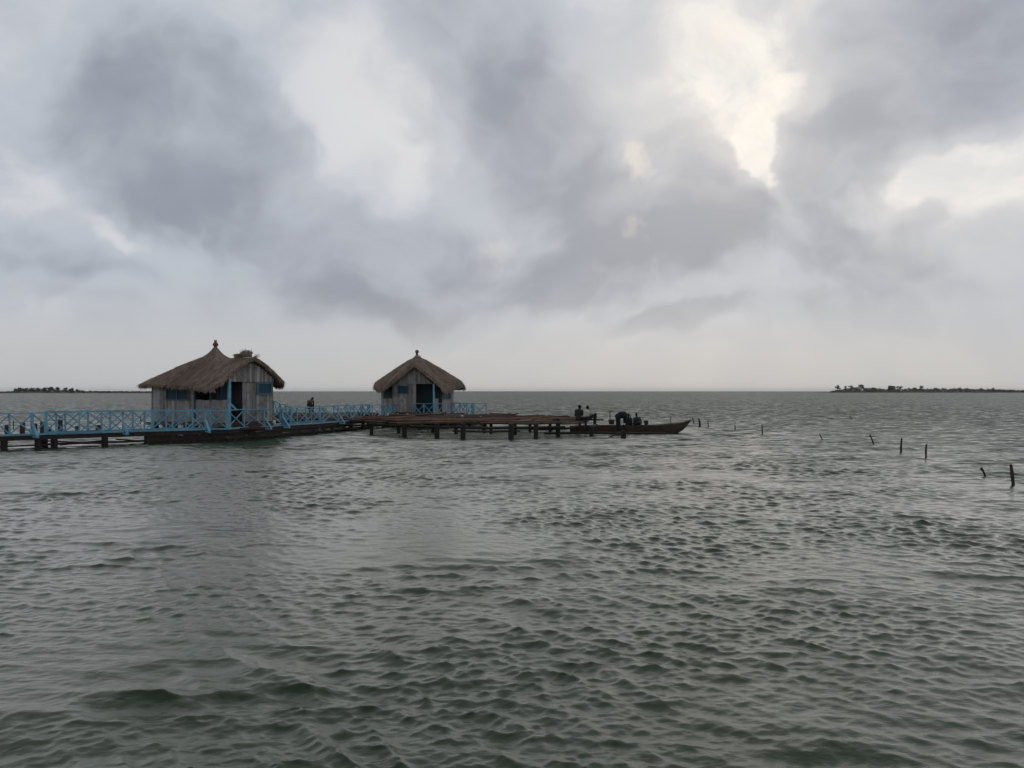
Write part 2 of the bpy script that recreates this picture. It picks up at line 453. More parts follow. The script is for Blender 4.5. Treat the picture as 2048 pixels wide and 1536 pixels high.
# ============================================================ islands and far trees
def leaf_quads(mb, c, rx, ry, rz, n, size, seed=None, c0=None):
    for _ in range(n):
        a = random.uniform(0, 2*math.pi); u = random.uniform(-1, 1); r = random.random()**.4
        p = Vector((c[0]+rx*r*math.cos(a)*math.sqrt(1-u*u), c[1]+ry*r*math.sin(a)*math.sqrt(1-u*u), c[2]+rz*r*u))
        s = size*random.uniform(.5,1.3)
        n_ = Vector((random.gauss(0,1),random.gauss(0,1),random.gauss(0,1)+.5)).normalized()
        t1 = n_.cross(Vector((random.gauss(0,1),random.gauss(0,1),random.gauss(0,1)))).normalized(); t2 = n_.cross(t1)
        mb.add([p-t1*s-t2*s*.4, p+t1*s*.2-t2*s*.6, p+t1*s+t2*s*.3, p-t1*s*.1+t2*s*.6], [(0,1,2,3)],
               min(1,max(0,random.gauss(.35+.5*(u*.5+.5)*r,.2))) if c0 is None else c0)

def far_tree(x, d, z0, h, w, style, label, group, name, leafmat):
    """x: column, h: height (m), w: crown width (m)"""
    root = thing(name, W(x, d, z0), label, 'tree' if 'tree' in name else 'bush', group)
    o = ORG[root.name]
    cr = MB(); tr = MB()
    lean = random.uniform(-.12,.12)*h if style != 'lean' else .22*h
    def at(t, dx=0, dy=0): return o + Vector((lean*t*t + dx, dy, h*t))
    if style == 'bush':
        nb = 6
        for k in range(nb):
            q = at(random.uniform(.25,.75), random.uniform(-.36,.36)*w, random.uniform(-.3,.3)*w)
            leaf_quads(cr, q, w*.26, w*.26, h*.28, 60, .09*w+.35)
            tr.tube([o+Vector((random.uniform(-.1,.1)*w,0,-.4)), q], [.09,.04], 5)
    else:
        tr.tube([o+Vector((0,0,-.8)), at(.35, .02*h), at(.7, -.02*h), at(.92)], [h*.03,h*.024,h*.016,h*.006], 6)
        nb = 9 if style != 'flat' else 7
        for k in range(nb):
            if style == 'flat':
                zz = random.uniform(.72,.95); dx = random.uniform(-.5,.5)*w; rz = h*.08
            elif style == 'lollipop':
                zz = random.uniform(.55,.92); dx = random.uniform(-.35,.35)*w; rz = h*.15
            else:
                zz = random.uniform(.38,.93); dx = random.uniform(-.45,.45)*w*(1.25-zz*.7); rz = h*.12
            dy = random.uniform(-.4,.4)*w
            q = at(zz, dx, dy)
            tr.tube([at(zz*.62), lerp(at(zz*.8), q, .5), q], [h*.014,h*.010,h*.004], 5)
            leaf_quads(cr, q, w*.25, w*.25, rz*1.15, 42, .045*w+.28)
    tr.build('trunk', M['bark'], root); cr.build('crown', leafmat, root)
    return root

def bank(name, pts, depth, mat):
    """low island: pts (column, distance, crest height); a rounded ridge running along x"""
    mb = MB(); rowsn = 9
    V=[]; Fc=[]
    for (x, d, h) in pts:
        for j in range(rowsn):
            t = j/(rowsn-1)
            z = -.6 + (h+.6)*math.sin(math.pi*min(1,t*1.0))**.6
            V.append(W(x, d, 0) + Vector((0, t*depth, z + random.uniform(-.15,.15)*h*(0<j<rowsn-1))))
    for i in range(len(pts)-1):
        for j in range(rowsn-1):
            Fc.append((i*rowsn+j, (i+1)*rowsn+j, (i+1)*rowsn+j+1, i*rowsn+j+1))
    mb.add(V, Fc, .5)
    o = mb.build(name, mat, smooth=True); tag(o, kind='structure'); return o

def densify(pts, step):
    out=[]
    for a,b in zip(pts, pts[1:]):
        n=max(1,int(abs(b[0]-a[0])/step))
        for k in range(n): out.append(tuple(lerp(a[i],b[i],k/n) for i in range(len(a))))
    out.append(pts[-1]); return out

DR, DL = 1290.0, 1010.0
right_pts = densify([(1650,DR,.25),(1668,DR,1.2),(1690,DR,2.2),(1760,DR,3.0),(1850,DR,3.2),(1950,DR,3.0),(2000,DR,2.4),(2080,DR,2.3),(2300,DR,2.6)], 6)
bank('island', right_pts, 60, M['soil'])
left_pts = densify([(-300,DL,1.0),(0,DL,1.2),(28,DL,1.6),(40,DL,2.2),(120,DL,2.0),(150,DL,1.5),(200,DL,1.3),(330,DL,1.2),(520,DL,.6),(560,DL,.2)], 6)
bank('island', left_pts, 50, M['soil'])
# ground cover nobody could count
def scrub(name, pts, depth, n, hmul, label, leafmat, x0, x1, prof):
    mb = MB()
    for _ in range(n):
        x = random.uniform(x0, x1); d = pts[0][1] + random.uniform(.06,.9)*depth
        h = prof(x); 
        c = W(x, d, h*random.uniform(.15,1.0) + .2)
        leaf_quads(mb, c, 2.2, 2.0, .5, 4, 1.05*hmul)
    o = mb.build(name, leafmat); tag(o, label, 'scrub', kind='stuff'); return o
def prof_r(x): return interp(x,[1660,1672,1700,1745,1800,1950,2000,2050,2300],[.7,3.8,6.6,5.8,5.4,5.5,3.9,3.4,3.4])*(1+.16*math.sin(x*.21+math.sin(x*.07)*3)+.10*math.sin(x*.83+1)+random.uniform(-.12,.12))
def prof_l(x): return interp(x,[0,26,33,60,100,118,150,170,340],[1.2,1.8,5.0,5.4,5.4,3.8,3.4,2.0,1.7])*(1+.14*math.sin(x*.5)+.1*math.sin(x*1.3))
scrub('scrub', right_pts, 60, 3600, 1.0, 'low olive scrub covering the long island on the right horizon', M['leaf'], 1662, 2250, prof_r)
scrub('scrub', left_pts, 50, 1700, .8, 'low dark scrub covering the thin island on the left horizon', M['leafdk'], -60, 330, prof_l)

G_R, G_L = 'trees on the right-hand island', 'trees on the left-hand island'
for (x, h, w, st, nm, lab) in [
    (1675, 10.5, 7, 'open', 'island_tree', 'small open-crowned tree at the left tip of the right-hand island'),
    (1690, 9.0, 5, 'open', 'island_tree', 'thin low tree between the tip tree and the broad tree on the right-hand island'),
    (1703, 11.0, 7.5, 'open', 'island_tree', 'rounded airy tree just left of the tallest tree on the right-hand island'),
    (1719, 13.2, 11, 'lean', 'island_tree', 'tallest tree on the right-hand island, leaning right with a ragged crown'),
    (1750, 7.4, 9, 'bush', 'island_bush', 'wide spiky bush standing alone right of the tallest island tree'),
    (1782, 9.6, 10, 'bush', 'island_bush', 'large dense rounded bush midway along the right-hand island'),
    (1799, 8.8, 8, 'flat', 'island_tree', 'flat-topped tree right beside the large rounded bush on the island'),
    (1829, 6.8, 7, 'bush', 'island_bush', 'low dark bush left of the lone small tree on the right-hand island'),
    (1843, 9.2, 6, 'lollipop', 'island_tree', 'lone small round-headed tree near the middle of the right-hand island'),
    (1868, 6.4, 3, 'bush', 'island_bush', 'tiny bush first to the right of the lone round-headed island tree'),
    (1921, 7.0, 3, 'bush', 'island_bush', 'small upright bush in the middle of the bare stretch of the right-hand island'),
    (1936, 6.8, 2.5, 'bush', 'island_bush', 'narrow upright bush close right of another on the bare island stretch'),
    (1986, 6.6, 5, 'bush', 'island_bush', 'faint low bush where the right-hand island drops towards the frame edge')]:
    far_tree(x, DR+random.uniform(12,30), 1.2, h, w, st, lab, G_R, nm, M['leaf'])
for (x, h, w, st, nm, lab) in [
    (35, 5.6, 7, 'bush', 'island_bush', 'big rounded dark bush at the left end of the left-hand island scrub'),
    (51, 5.3, 5, 'bush', 'island_bush', 'dark bush second from the left on the left-hand island'),
    (64, 4.6, 5, 'bush', 'island_bush', 'lowest broad bush left of centre on the left-hand island'),
    (76, 5.6, 5, 'bush', 'island_bush', 'pointed dark bush at the centre of the left-hand island scrub'),
    (90, 5.4, 4, 'bush', 'island_bush', 'bush just left of the highest tree on the left-hand island'),
    (101, 7.0, 6, 'open', 'island_tree', 'highest tree on the left-hand island, rising from the scrub'),
    (114, 6.4, 5, 'open', 'island_tree', 'thin-crowned tree right of the highest tree on the left-hand island'),
    (131, 6.4, 3.6, 'lollipop', 'island_tree', 'lone round-headed tree on a bare stem on the left-hand island'),
    (142, 5.9, 4.5, 'bush', 'island_bush', 'bush right of the lone round-headed tree on the left-hand island'),
    (155, 4.2, 3, 'bush', 'island_bush', 'last small bush at the right end of the left-hand island scrub')]:
    far_tree(x, DL+random.uniform(8,20), .9, h, w, st, lab, G_L, nm, M['leafdk'])

# ============================================================ boardwalk and railings
ZD, ZR = 0.62, 1.62
XD = [-160,-100,0,455,489,529,565,595,623,647,677,702,722,745,775,793]
DD = [36.4,37.0,38.4,45.2,46.7,48.0,49.8,51.2,52.6,54.0,56.0,58.0,59.4,61.0,63.3,65.3]
def dF(x): return interp(x, XD, DD)
def walk_pt(x, z=0.0): return W(x, dF(x), z)
def normal_at(x):
    a = walk_pt(x-6); b = walk_pt(x+6); t = (b-a); t.z=0; t.normalize()
    return Vector((-t.y, t.x, 0))           # away from the viewer
DECKW = 1.7
def walk_off(x, off, z): return walk_pt(x, z) + normal_at(x)*off

def boardwalk():
    root = thing('boardwalk', walk_pt(455, 0), 'long low plank boardwalk on dark piles running past the near thatched hut', 'boardwalk')
    xs = [-150]
    while xs[-1] < 790:
        xs.append(xs[-1] + .17/dF(xs[-1])*F/ max(.35, abs((walk_pt(xs[-1]+1)-walk_pt(xs[-1])).normalized().x)) )
    dk = MB()
    for a, b in zip(xs, xs[1:]):
        g = (b-a)*.06
        A=walk_off(a+g,-.06,0); B=walk_off(b-g,-.06,0); C_=walk_off(b-g,DECKW+.06,0); D_=walk_off(a+g,DECKW+.06,0)
        z0=ZD-.05+random.uniform(-.006,.006); z1=z0+.05
        dk.hexa([(*A.xy,z0),(*B.xy,z0),(*C_.xy,z0),(*D_.xy,z0),(*A.xy,z1),(*B.xy,z1),(*C_.xy,z1),(*D_.xy,z1)])
    dk.build('deck', M['beam'], root)
    # edge beams under the deck
    for off in (0.0, DECKW):
        e = MB()
        st = list(np.linspace(-150, 788, 48))
        for a, b in zip(st, st[1:]):
            e.bar(walk_off(a,off,ZD-.135), walk_off(b,off,ZD-.135), .10, .155)
        e.build('edge_beam', M['beam'], root)
    # low waling beam that carries the lower bracing, and the boarded skirt past the hut
    w = MB()
    for a, b, z, h in [(-150,85,.16,.07),(85,300,.17,.10),(300,455,.20,.14),(455,640,.16,.12),(640,790,.14,.10)]:
        st = list(np.linspace(a, b, 6))
        for p, q in zip(st, st[1:]): w.bar(walk_off(p,.08,z), walk_off(q,.08,z+random.uniform(-.03,.03)), .09, h)
    w.build('lower_beam', M['beam'], root)
    for z, h, off, runs in [(ZD-.30,.17,.04,[(300,352),(353,420),(421,498),(499,566),(567,640),(642,690)]),
                            (ZD-.455,.12,.07,[(302,376),(378,447),(449,530),(531,577)]),
                            (.03,.19,.12,[(296,380),(382,455),(457,545),(548,612),(640,672)])]:
        for a, b in runs:
            q = MB(); st = list(np.linspace(a, b, 4)); dz = random.uniform(-.015,.015)
            for i, j in zip(st, st[1:]): q.bar(walk_off(i,off,z+dz), walk_off(j,off,z+dz), .03, h)
            q.build('skirt_board', M['beam'], root)
    for x in (-40,10,78,110,211,296,342,388,432,470,510,548,590,630,668,706,740,772):
        for off in (.12, DECKW-.12):
            if off > 1 and (x % 4 == 0 or x in (10,78,211)): continue
            p = MB(); b = walk_off(x, off, 0); r = .15 if x in (10,78,110,211,296) else .12
            p.tube([b+Vector((0,0,-1.2)), b+Vector((0,0,.2)), b+Vector((0,0,ZD-.07))], [r*1.05,r,r], 10, wob=.06)
            p.build('pile', M['pile'], root)
    # slanting brace poles
    for x0,z0,x1,z1 in [(83,.36,212,.10),(232,.30,300,.12),(120,.12,205,.26)]:
        br = MB(); br.tube([walk_off(x0,.02,z0), walk_off(x1,.02,z1)], [.04,.035], 6); br.build('brace', M['beam'], root)
boardwalk()

def railing(posts, z0, z1, label, thick=(), braces=(), group='blue criss-cross railings', zt=None, wedge=(), closed=True):
    """posts: list of world base points (z ignored); zt: optional list of top heights"""
    n = len(posts)
    base = [Vector((p.x,p.y, z0 if not isinstance(z0,(list,tuple)) else z0[i])) for i,p in enumerate(posts)]
    top = [Vector((p.x,p.y, z1 if not isinstance(z1,(list,tuple)) else z1[i])) for i,p in enumerate(posts)]
    root = thing('railing', base[0], label, 'railing', group)
    for i in range(n):
        w = .125 if i in thick else .068
        p = MB(); j = Vector((random.uniform(-.022,.022), random.uniform(-.022,.022), 0))
        ext = random.uniform(.0,.03) if i not in thick else .05
        p.bar(base[i]-Vector((0,0,.0)), top[i]+j+Vector((0,0,ext)), w, w*.8, side=(base[min(i+1,n-1)]-base[max(i-1,0)]))
        p.build('post', M['blue'], root)
    tr = MB(); br = MB()
    for i in range(n-1):
        d = (base[i+1]-base[i]).normalized(); nrm = Vector((-d.y, d.x, 0))
        tr.bar(top[i]+Vector((0,0,.02)), top[i+1]+Vector((0,0,.02+random.uniform(-.014,.014))), .062, .045, side=nrm)
        br.bar(base[i]+Vector((0,0,.05))-nrm*.045, base[i+1]+Vector((0,0,.05))-nrm*.045, .03, .08, side=nrm)
    tr.build('top_rail', M['blue'], root); br.build('bottom_rail', M['blue'], root)
    for i in range(n-1):
        d = (base[i+1]-base[i]); nrm = Vector((-d.y, d.x, 0)).normalized()
        c = MB()
        u = Vector((0,0,.07)); q = Vector((0,0,-.03))
        k = random.uniform(-.035,.035)
        c.bar(base[i]+u+nrm*.018, top[i+1]+q+nrm*.018+Vector((0,0,k)), .026, .052, side=nrm)
        c.bar(top[i]+q-nrm*.018, base[i+1]+u-nrm*.018+Vector((0,0,k)), .026, .052, side=nrm)
        c.build('cross_brace', M['blue'], root)
    for i in braces:
        d = (base[min(i+1,n-1)]-base[max(i-1,0)]).normalized(); nrm = Vector((d.y, -d.x, 0))
        k = MB()
        foot = base[i]+nrm*.42+d*.10+Vector((0,0,-.05))
        k.bar(base[i]+Vector((0,0,.52))+nrm*.05, foot, .12 if i not in wedge else .17, .03, side=d)
        if i in wedge:
            a_=base[i]+nrm*.05; k.add([a_+Vector((0,0,.5)), foot, a_, a_+d*.025+Vector((0,0,.5)), foot+d*.025, a_+d*.025],[(0,1,2),(5,4,3),(0,3,4,1),(1,4,5,2),(2,5,3,0)])
        k.add([base[i]+nrm*.03-d*.05+Vector((0,0,-.09)), foot-d*.07+Vector((0,0,-.07)), foot+d*.07+Vector((0,0,-.07)), base[i]+nrm*.03+d*.05+Vector((0,0,-.09)),
               base[i]+nrm*.03-d*.05+Vector((0,0,-.02)), foot-d*.07+Vector((0,0,-.0)), foot+d*.07+Vector((0,0,-.0)), base[i]+nrm*.03+d*.05+Vector((0,0,-.02))],
              [(0,3,2,1),(4,5,6,7),(0,1,5,4),(1,2,6,5),(2,3,7,6),(3,0,4,7)])
        k.build('knee_brace', M['blue'], root)
    return root

def front(xs): return [walk_off(x, .02, 0) for x in xs]
def rear_by_px(xs):
    out=[]
    for x in xs:       # the walk point whose far edge shows in this column
        g = x
        for _ in range(12):
            p = walk_off(g, DECKW-.02, 0); px = CX+F*p.x/p.y; g += (x-px)
        out.append(walk_off(g, DECKW-.02, 0))
    return out
railing(front([-72,-26,20,65,112,159,204,246,289,333,372,411,455]), ZD, ZR,
        'nearest blue criss-cross railing, along the front edge of the boardwalk left of the hut door', thick=(3,12), braces=(3,7,11))
railing(front([455.6,489,529,565,595,623.5,647.5,677,702,722,745,764]), ZD, ZR,
        'blue criss-cross railing along the front edge of the boardwalk between the two huts', thick=(3,), braces=(2,3,7), wedge=(3,))
railing(rear_by_px([92,131,176,220,265,305,345,386,422,448]), ZD, ZR+.02,
        'blue criss-cross railing along the rear edge of the boardwalk left of the near hut', thick=(0,5))
railing(rear_by_px([582,612,640,668,690,708,724,739,753]), ZD, ZR,
        'blue criss-cross railing along the rear edge of the boardwalk behind the seated bare-backed man', thick=(0,2))
# the foot of the gangway to the far hut: close-set posts seen end-on
d0 = dF(764)
railing([W(764.8,d0+.1,0), W(773,63.6,0), W(778.5,64.4,0), W(783.5,65.2,0), W(788.5,66.0,0), W(793.5,66.8,0)], ZD+.03, ZR+.02,
        'short blue railing seen nearly end-on left of the gap before the far hut', thick=(5,))
railing([W(806,66.4,0), W(826,65.6,0), W(848,64.9,0), W(868,64.4,0), W(888,64.5,0), W(908,64.6,0), W(928,64.7,0), W(947,64.8,0), W(972,65.0,0)], ZD+.08, ZR+.06,
        'blue criss-cross railing across the front of the far hut', thick=(0,3,7))
railing([W(806.5,66.9,0), W(812,67.6,0), W(818,68.4,0), W(824,69.2,0)], ZD+.08, ZR+.05,
        'short blue railing right of the gap leading up to the far hut', thick=())
railing([W(905,69.0,0), W(920,68.2,0), W(933,67.2,0), W(944,66.2,0), W(948,65.4,0)], ZD+.08, ZR+.05,
        'blue railing closing the right side of the terrace beside the far hut')
# stair rail from the near hut's side down to the boardwalk
railing([W(547.5,49.6,0), W(560.5,50.4,0), W(571,50.9,0), W(580.5,51.2,0)], [1.02,.86,.74,.62], [2.06,1.88,1.76,1.64],
        'sloping blue stair railing at the right side of the near hut')

# terrace floor of the far hut
def terrace():
    root = thing('terrace', W(870,65,0), 'low dark plank terrace on piles in front of the far hut', 'terrace')
    dk = MB()
    x=768
    while x < 974:
        nx = x+4.6
        zz=ZD+.06+random.uniform(-.006,.006)
        A,B,C_,D_ = W(x+.3,64.3 if x>800 else 63.4+ (x-768)*.03,0),W(nx-.3,64.3 if x>800 else 63.4+(x-768)*.03,0),W(nx-.3,69.5,0),W(x+.3,69.5,0)
        dk.hexa([(*A.xy,zz-.05),(*B.xy,zz-.05),(*C_.xy,zz-.05),(*D_.xy,zz-.05),(*A.xy,zz),(*B.xy,zz),(*C_.xy,zz),(*D_.xy,zz)])
        x = nx
    dk.build('deck', M['beam'], root)
    b=MB(); b.bar(W(800,64.4,ZD-.10), W(974,64.7,ZD-.10), .10,.18); b.bar(W(770,69.3,ZD-.10), W(974,69.3,ZD-.10), .10,.18); b.build('edge_beam', M['beam'], root)
    for x in (775,805,840,872,905,940,970):
        for d in (64.8, 68.8):
            p=MB(); q=W(x,d,0); p.tube([q+Vector((0,0,-1)),q+Vector((0,0,ZD-.02))],.12,9,wob=.05); p.build('pile', M['pile'], root)
terrace()
# ============================================================ thatched huts
def plank_wall(mb, p0, p1, z0, z1f, holes=(), out=0.0, w=.15, thick=.03):
    """vertical boards from p0 to p1 (plan points); z1f(u) top height; holes (u0,u1,z0,z1), u in metres"""
    p0=Vector((p0[0],p0[1],0)); p1=Vector((p1[0],p1[1],0)); L=(p1-p0).length; d=(p1-p0)/L; n=Vector((d.y,-d.x,0))
    edges=[0.0]
    cuts=sorted({h[0] for h in holes}|{h[1] for h in holes}|{L})
    while edges[-1] < L-1e-4:
        nx=edges[-1]+w*random.uniform(.7,1.3)
        c=[k for k in cuts if k>edges[-1]+1e-4][0]
        if nx > c-.05: nx=c
        edges.append(min(nx,L))
    for a,b in zip(edges,edges[1:]):
        m=(a+b)/2
        zs=[(z0+random.uniform(-.03,.0), z1f(m))]
        for (h0,h1,hz0,hz1) in holes:
            if h0-1e-3<=a and b<=h1+1e-3:
                new=[]
                for (q0,q1) in zs:
                    if hz0>q0+.02: new.append((q0,min(q1,hz0)))
                    if hz1<q1-.02: new.append((max(q0,hz1),q1))
                zs=[z for z in new if z[1]-z[0]>.02]
        o=n*(out+random.uniform(0,.012)); c=random.random()
        for (q0,q1) in zs:
            A=p0+d*(a+.004)+o; B=p0+d*(b-.004)+o
            mb.hexa([(A.x,A.y,q0),(B.x,B.y,q0),(B.x-n.x*thick,B.y-n.y*thick,q0),(A.x-n.x*thick,A.y-n.y*thick,q0),
                     (A.x,A.y,q1),(B.x,B.y,q1),(B.x-n.x*thick,B.y-n.y*thick,q1),(A.x-n.x*thick,A.y-n.y*thick,q1)], c)

def px_u(p0, p1, x):
    """distance along plan segment p0-p1 at which it crosses photograph column x"""
    k=(x-CX)/F; d=(p1-p0)
    t=(k*p0.y-p0.x)/(d.x-k*d.y)
    return t*(p1-p0).length, p0.y+t*d.y
def z_at(y, d): return CZ-(y-HY)/F*d

def window(root, p0, p1, x0, x1, z0, z1, bars=(), fw=.06, out=.03, panemat='net', slats=False, name='window'):
    u0,_=px_u(p0,p1,x0); u1,_=px_u(p0,p1,x1); L=(p1-p0).length; d=(p1-p0)/L; d.z=0; n=Vector((d.y,-d.x,0))
    def q(u,z,o): v=p0+d*u+n*o; return Vector((v.x,v.y,z))
    f=MB()
    f.bar(q(u0,z1-fw/2,out),q(u1,z1-fw/2,out),.04,fw,side=n); f.bar(q(u0,z0+fw/2,out),q(u1,z0+fw/2,out),.05,fw,side=n)
    f.bar(q(u0+fw/2,z0+fw,out),q(u0+fw/2,z1-fw,out),.04,fw,side=n); f.bar(q(u1-fw/2,z0+fw,out),q(u1-fw/2,z1-fw,out),.04,fw,side=n)
    for x in bars:
        ub,_=px_u(p0,p1,x); f.bar(q(ub,z0+fw,out),q(ub,z1-fw,out),.035,.05,side=n)
    w=f.build(name, M['blueshade'], root)
    p=MB()
    if slats:
        zz=z0+fw
        while zz<z1-fw:
            p.bar(q(u0+fw,zz+.03,out-.03),q(u1-fw,zz+.03,out-.03),.02,.062,side=n+Vector((0,0,.5))); zz+=.065
    else:
        p.hexa([q(u0+fw,z0+fw,-.02),q(u1-fw,z0+fw,-.02),q(u1-fw,z0+fw,-.035),q(u0+fw,z0+fw,-.035),q(u0+fw,z1-fw,-.02),q(u1-fw,z1-fw,-.02),q(u1-fw,z1-fw,-.035),q(u0+fw,z1-fw,-.035)])
    p.build('pane', M[panemat], w)
    return (u0,u1,z0,z1)

def thatch_roof(root, peak, outline, prof, gable, blades=5200, fringe=1500, thick=.20, hang=(.12,.34), lump=.03):
    """outline: plan polygon [(Vector xy, z)] anticlockwise or clockwise round the peak, prof: (rho, height share)
    gable: (front middle point, inward unit vector, ridge z, half width, drop at half width, power, length)"""
    NA, NR_ = 300, 46
    angs=[]; pts=[]
    P0=Vector((peak.x,peak.y,0))
    poly=[(Vector((p.x,p.y,0)), z) for p,z in outline]
    def ray(a):
        d=Vector((math.cos(a),math.sin(a),0)); best=None
        for i in range(len(poly)):
            A,za=poly[i]; B,zb=poly[(i+1)%len(poly)]
            e=B-A; den=d.x*e.y-d.y*e.x
            if abs(den)<1e-9: continue
            r=A-P0; t=(r.x*e.y-r.y*e.x)/den; s=(r.x*d.y-r.y*d.x)/den
            if t>0 and -1e-6<=s<=1+1e-6 and (best is None or t<best[0]): best=(t, lerp(za,zb,s))
        return best
    pr=[a for a,_ in prof]; pz=[b for _,b in prof]
    gm,gi,gz,gw,gd,gp,gl=gable; ga=Vector((-gi.y,gi.x,0))
    rays=[ray(2*math.pi*k/NA) for k in range(NA)]
    rs=np.array([r[0] for r in rays]); zs=np.array([r[1] for r in rays])
    # round the corners a little
    def height(x,y,rho,ze):
        z=ze+(peak.z-ze)*interp(rho,pr,pz)
        q=Vector((x,y,0))-Vector((gm.x,gm.y,0)); u=abs(q.dot(ga)); v=q.dot(gi)
        if u<gw*1.05 and v<gl+.3:
            zg=gz-gd*(u/gw)**gp - max(0,v-gl+.2)*1.2
            # soft union
            k=.12; h=max(0,1-abs(zg-z)/k) if v>-.5 else 0
            z=max(z,zg)+h*h*k*.12
        return z
    grid=np.zeros((NR_+1,NA,3))
    lumps=[(random.uniform(0,6.28),random.uniform(.2,1),random.uniform(.08,.25),random.uniform(-1,1)) for _ in range(40)]
    for i in range(NR_+1):
        rho=i/NR_
        for k in range(NA):
            a=2*math.pi*k/NA; r=rs[k]*rho; x=P0.x+r*math.cos(a); y=P0.y+r*math.sin(a)
            z=height(x,y,rho,zs[k])
            if i>3:
                for la,lr,lw,lh in lumps:
                    da=(a-la+math.pi)%(2*math.pi)-math.pi
                    e=(da*rho)**2+(rho-lr)**2
                    if e<lw*lw: z+=lump*lh*(1-e/(lw*lw))**2
                z+=random.uniform(-.006,.006)
            grid[i,k]=(x,y,z)
    mb=MB(); V=[tuple(p) for p in grid.reshape(-1,3)]
    nb=len(V)
    for i in range(NR_+1):
        for k in range(NA):
            x,y,z=grid[i,k]; t=thick*(1.0 if i<NR_-2 else .75)
            V.append((x,y,z-t - (random.uniform(0,.10) if i==NR_ else 0)))
    Fc=[]
    for i in range(NR_):
        for k in range(NA):
            a,b,c,d=i*NA+k,i*NA+(k+1)%NA,(i+1)*NA+(k+1)%NA,(i+1)*NA+k
            Fc.append((a,d,c,b)); Fc.append((nb+a,nb+b,nb+c,nb+d))
    for k in range(NA):
        a,b=NR_*NA+k,NR_*NA+(k+1)%NA
        Fc.append((a,nb+a,nb+b,b))
    mb.add(V,Fc,.35)
    for j in range(len(mb.c)): mb.c[j]=min(1,max(0,random.gauss(.35,.12)))
    # straw lying on the slopes
    def straw(p, d, n, L, w, c):
        s=d.cross(n).normalized()*w
        e=p+d*L
        mb.add([p-s,p+s,e+s*.5,e-s*.5],[(0,1,2,3)],c)
    for _ in range(blades):
        k=random.randrange(NA); rr=random.random()**.55; i=min(NR_-1,max(1,int(rr*NR_)))
        p=Vector(grid[i,k]); q=Vector(grid[i+1,k]); s=Vector(grid[i,(k+1)%NA])
        e1=(q-p); e2=(s-p); n=e1.cross(e2)
        if n.length<1e-8: continue
        n.normalize(); 
        if n.z<0: n=-n
        dn=Vector((0,0,-1)); dn=(dn-n*dn.dot(n))
        if dn.length<1e-3: continue
        dn.normalize()
        dr=(dn+Vector((random.gauss(0,.25),random.gauss(0,.25),0))+n*random.uniform(.02,.16)).normalized()
        p=p+e1*random.random()+e2*random.random()+n*.004
        straw(p,dr,n,random.uniform(.18,.45),random.uniform(.008,.022),min(1,max(0,random.gauss(.45,.22))))
    for _ in range(fringe):
        k=random.randrange(NA); p=Vector(grid[NR_,k]); q=Vector(grid[NR_-2,k]); o=(p-q); o.z=0; o=o.normalized()
        dr=(o*random.uniform(.1,.7)+Vector((random.gauss(0,.2),random.gauss(0,.2),-1))).normalized()
        tt=random.random()
        p=p+Vector((random.uniform(-.05,.05),random.uniform(-.05,.05),-tt*thick*.9))-o*random.uniform(0,.10)
        straw(p,dr,o,random.uniform(*hang),random.uniform(.012,.03),min(1,max(0,random.gauss(.35,.2))))
    return mb.build('roof', M['thatch'], root)

def hut_floor(root, poly, z, name='floor'):
    mb=MB(); n=len(poly)
    mb.add([(p.x,p.y,z) for p in poly]+[(p.x,p.y,z-.10) for p in poly], [tuple(range(n)), tuple(range(2*n-1,n-1,-1))]+[(i,n+i,n+(i+1)%n,(i+1)%n) for i in range(n)])
    mb.build(name, M['pole'], root)

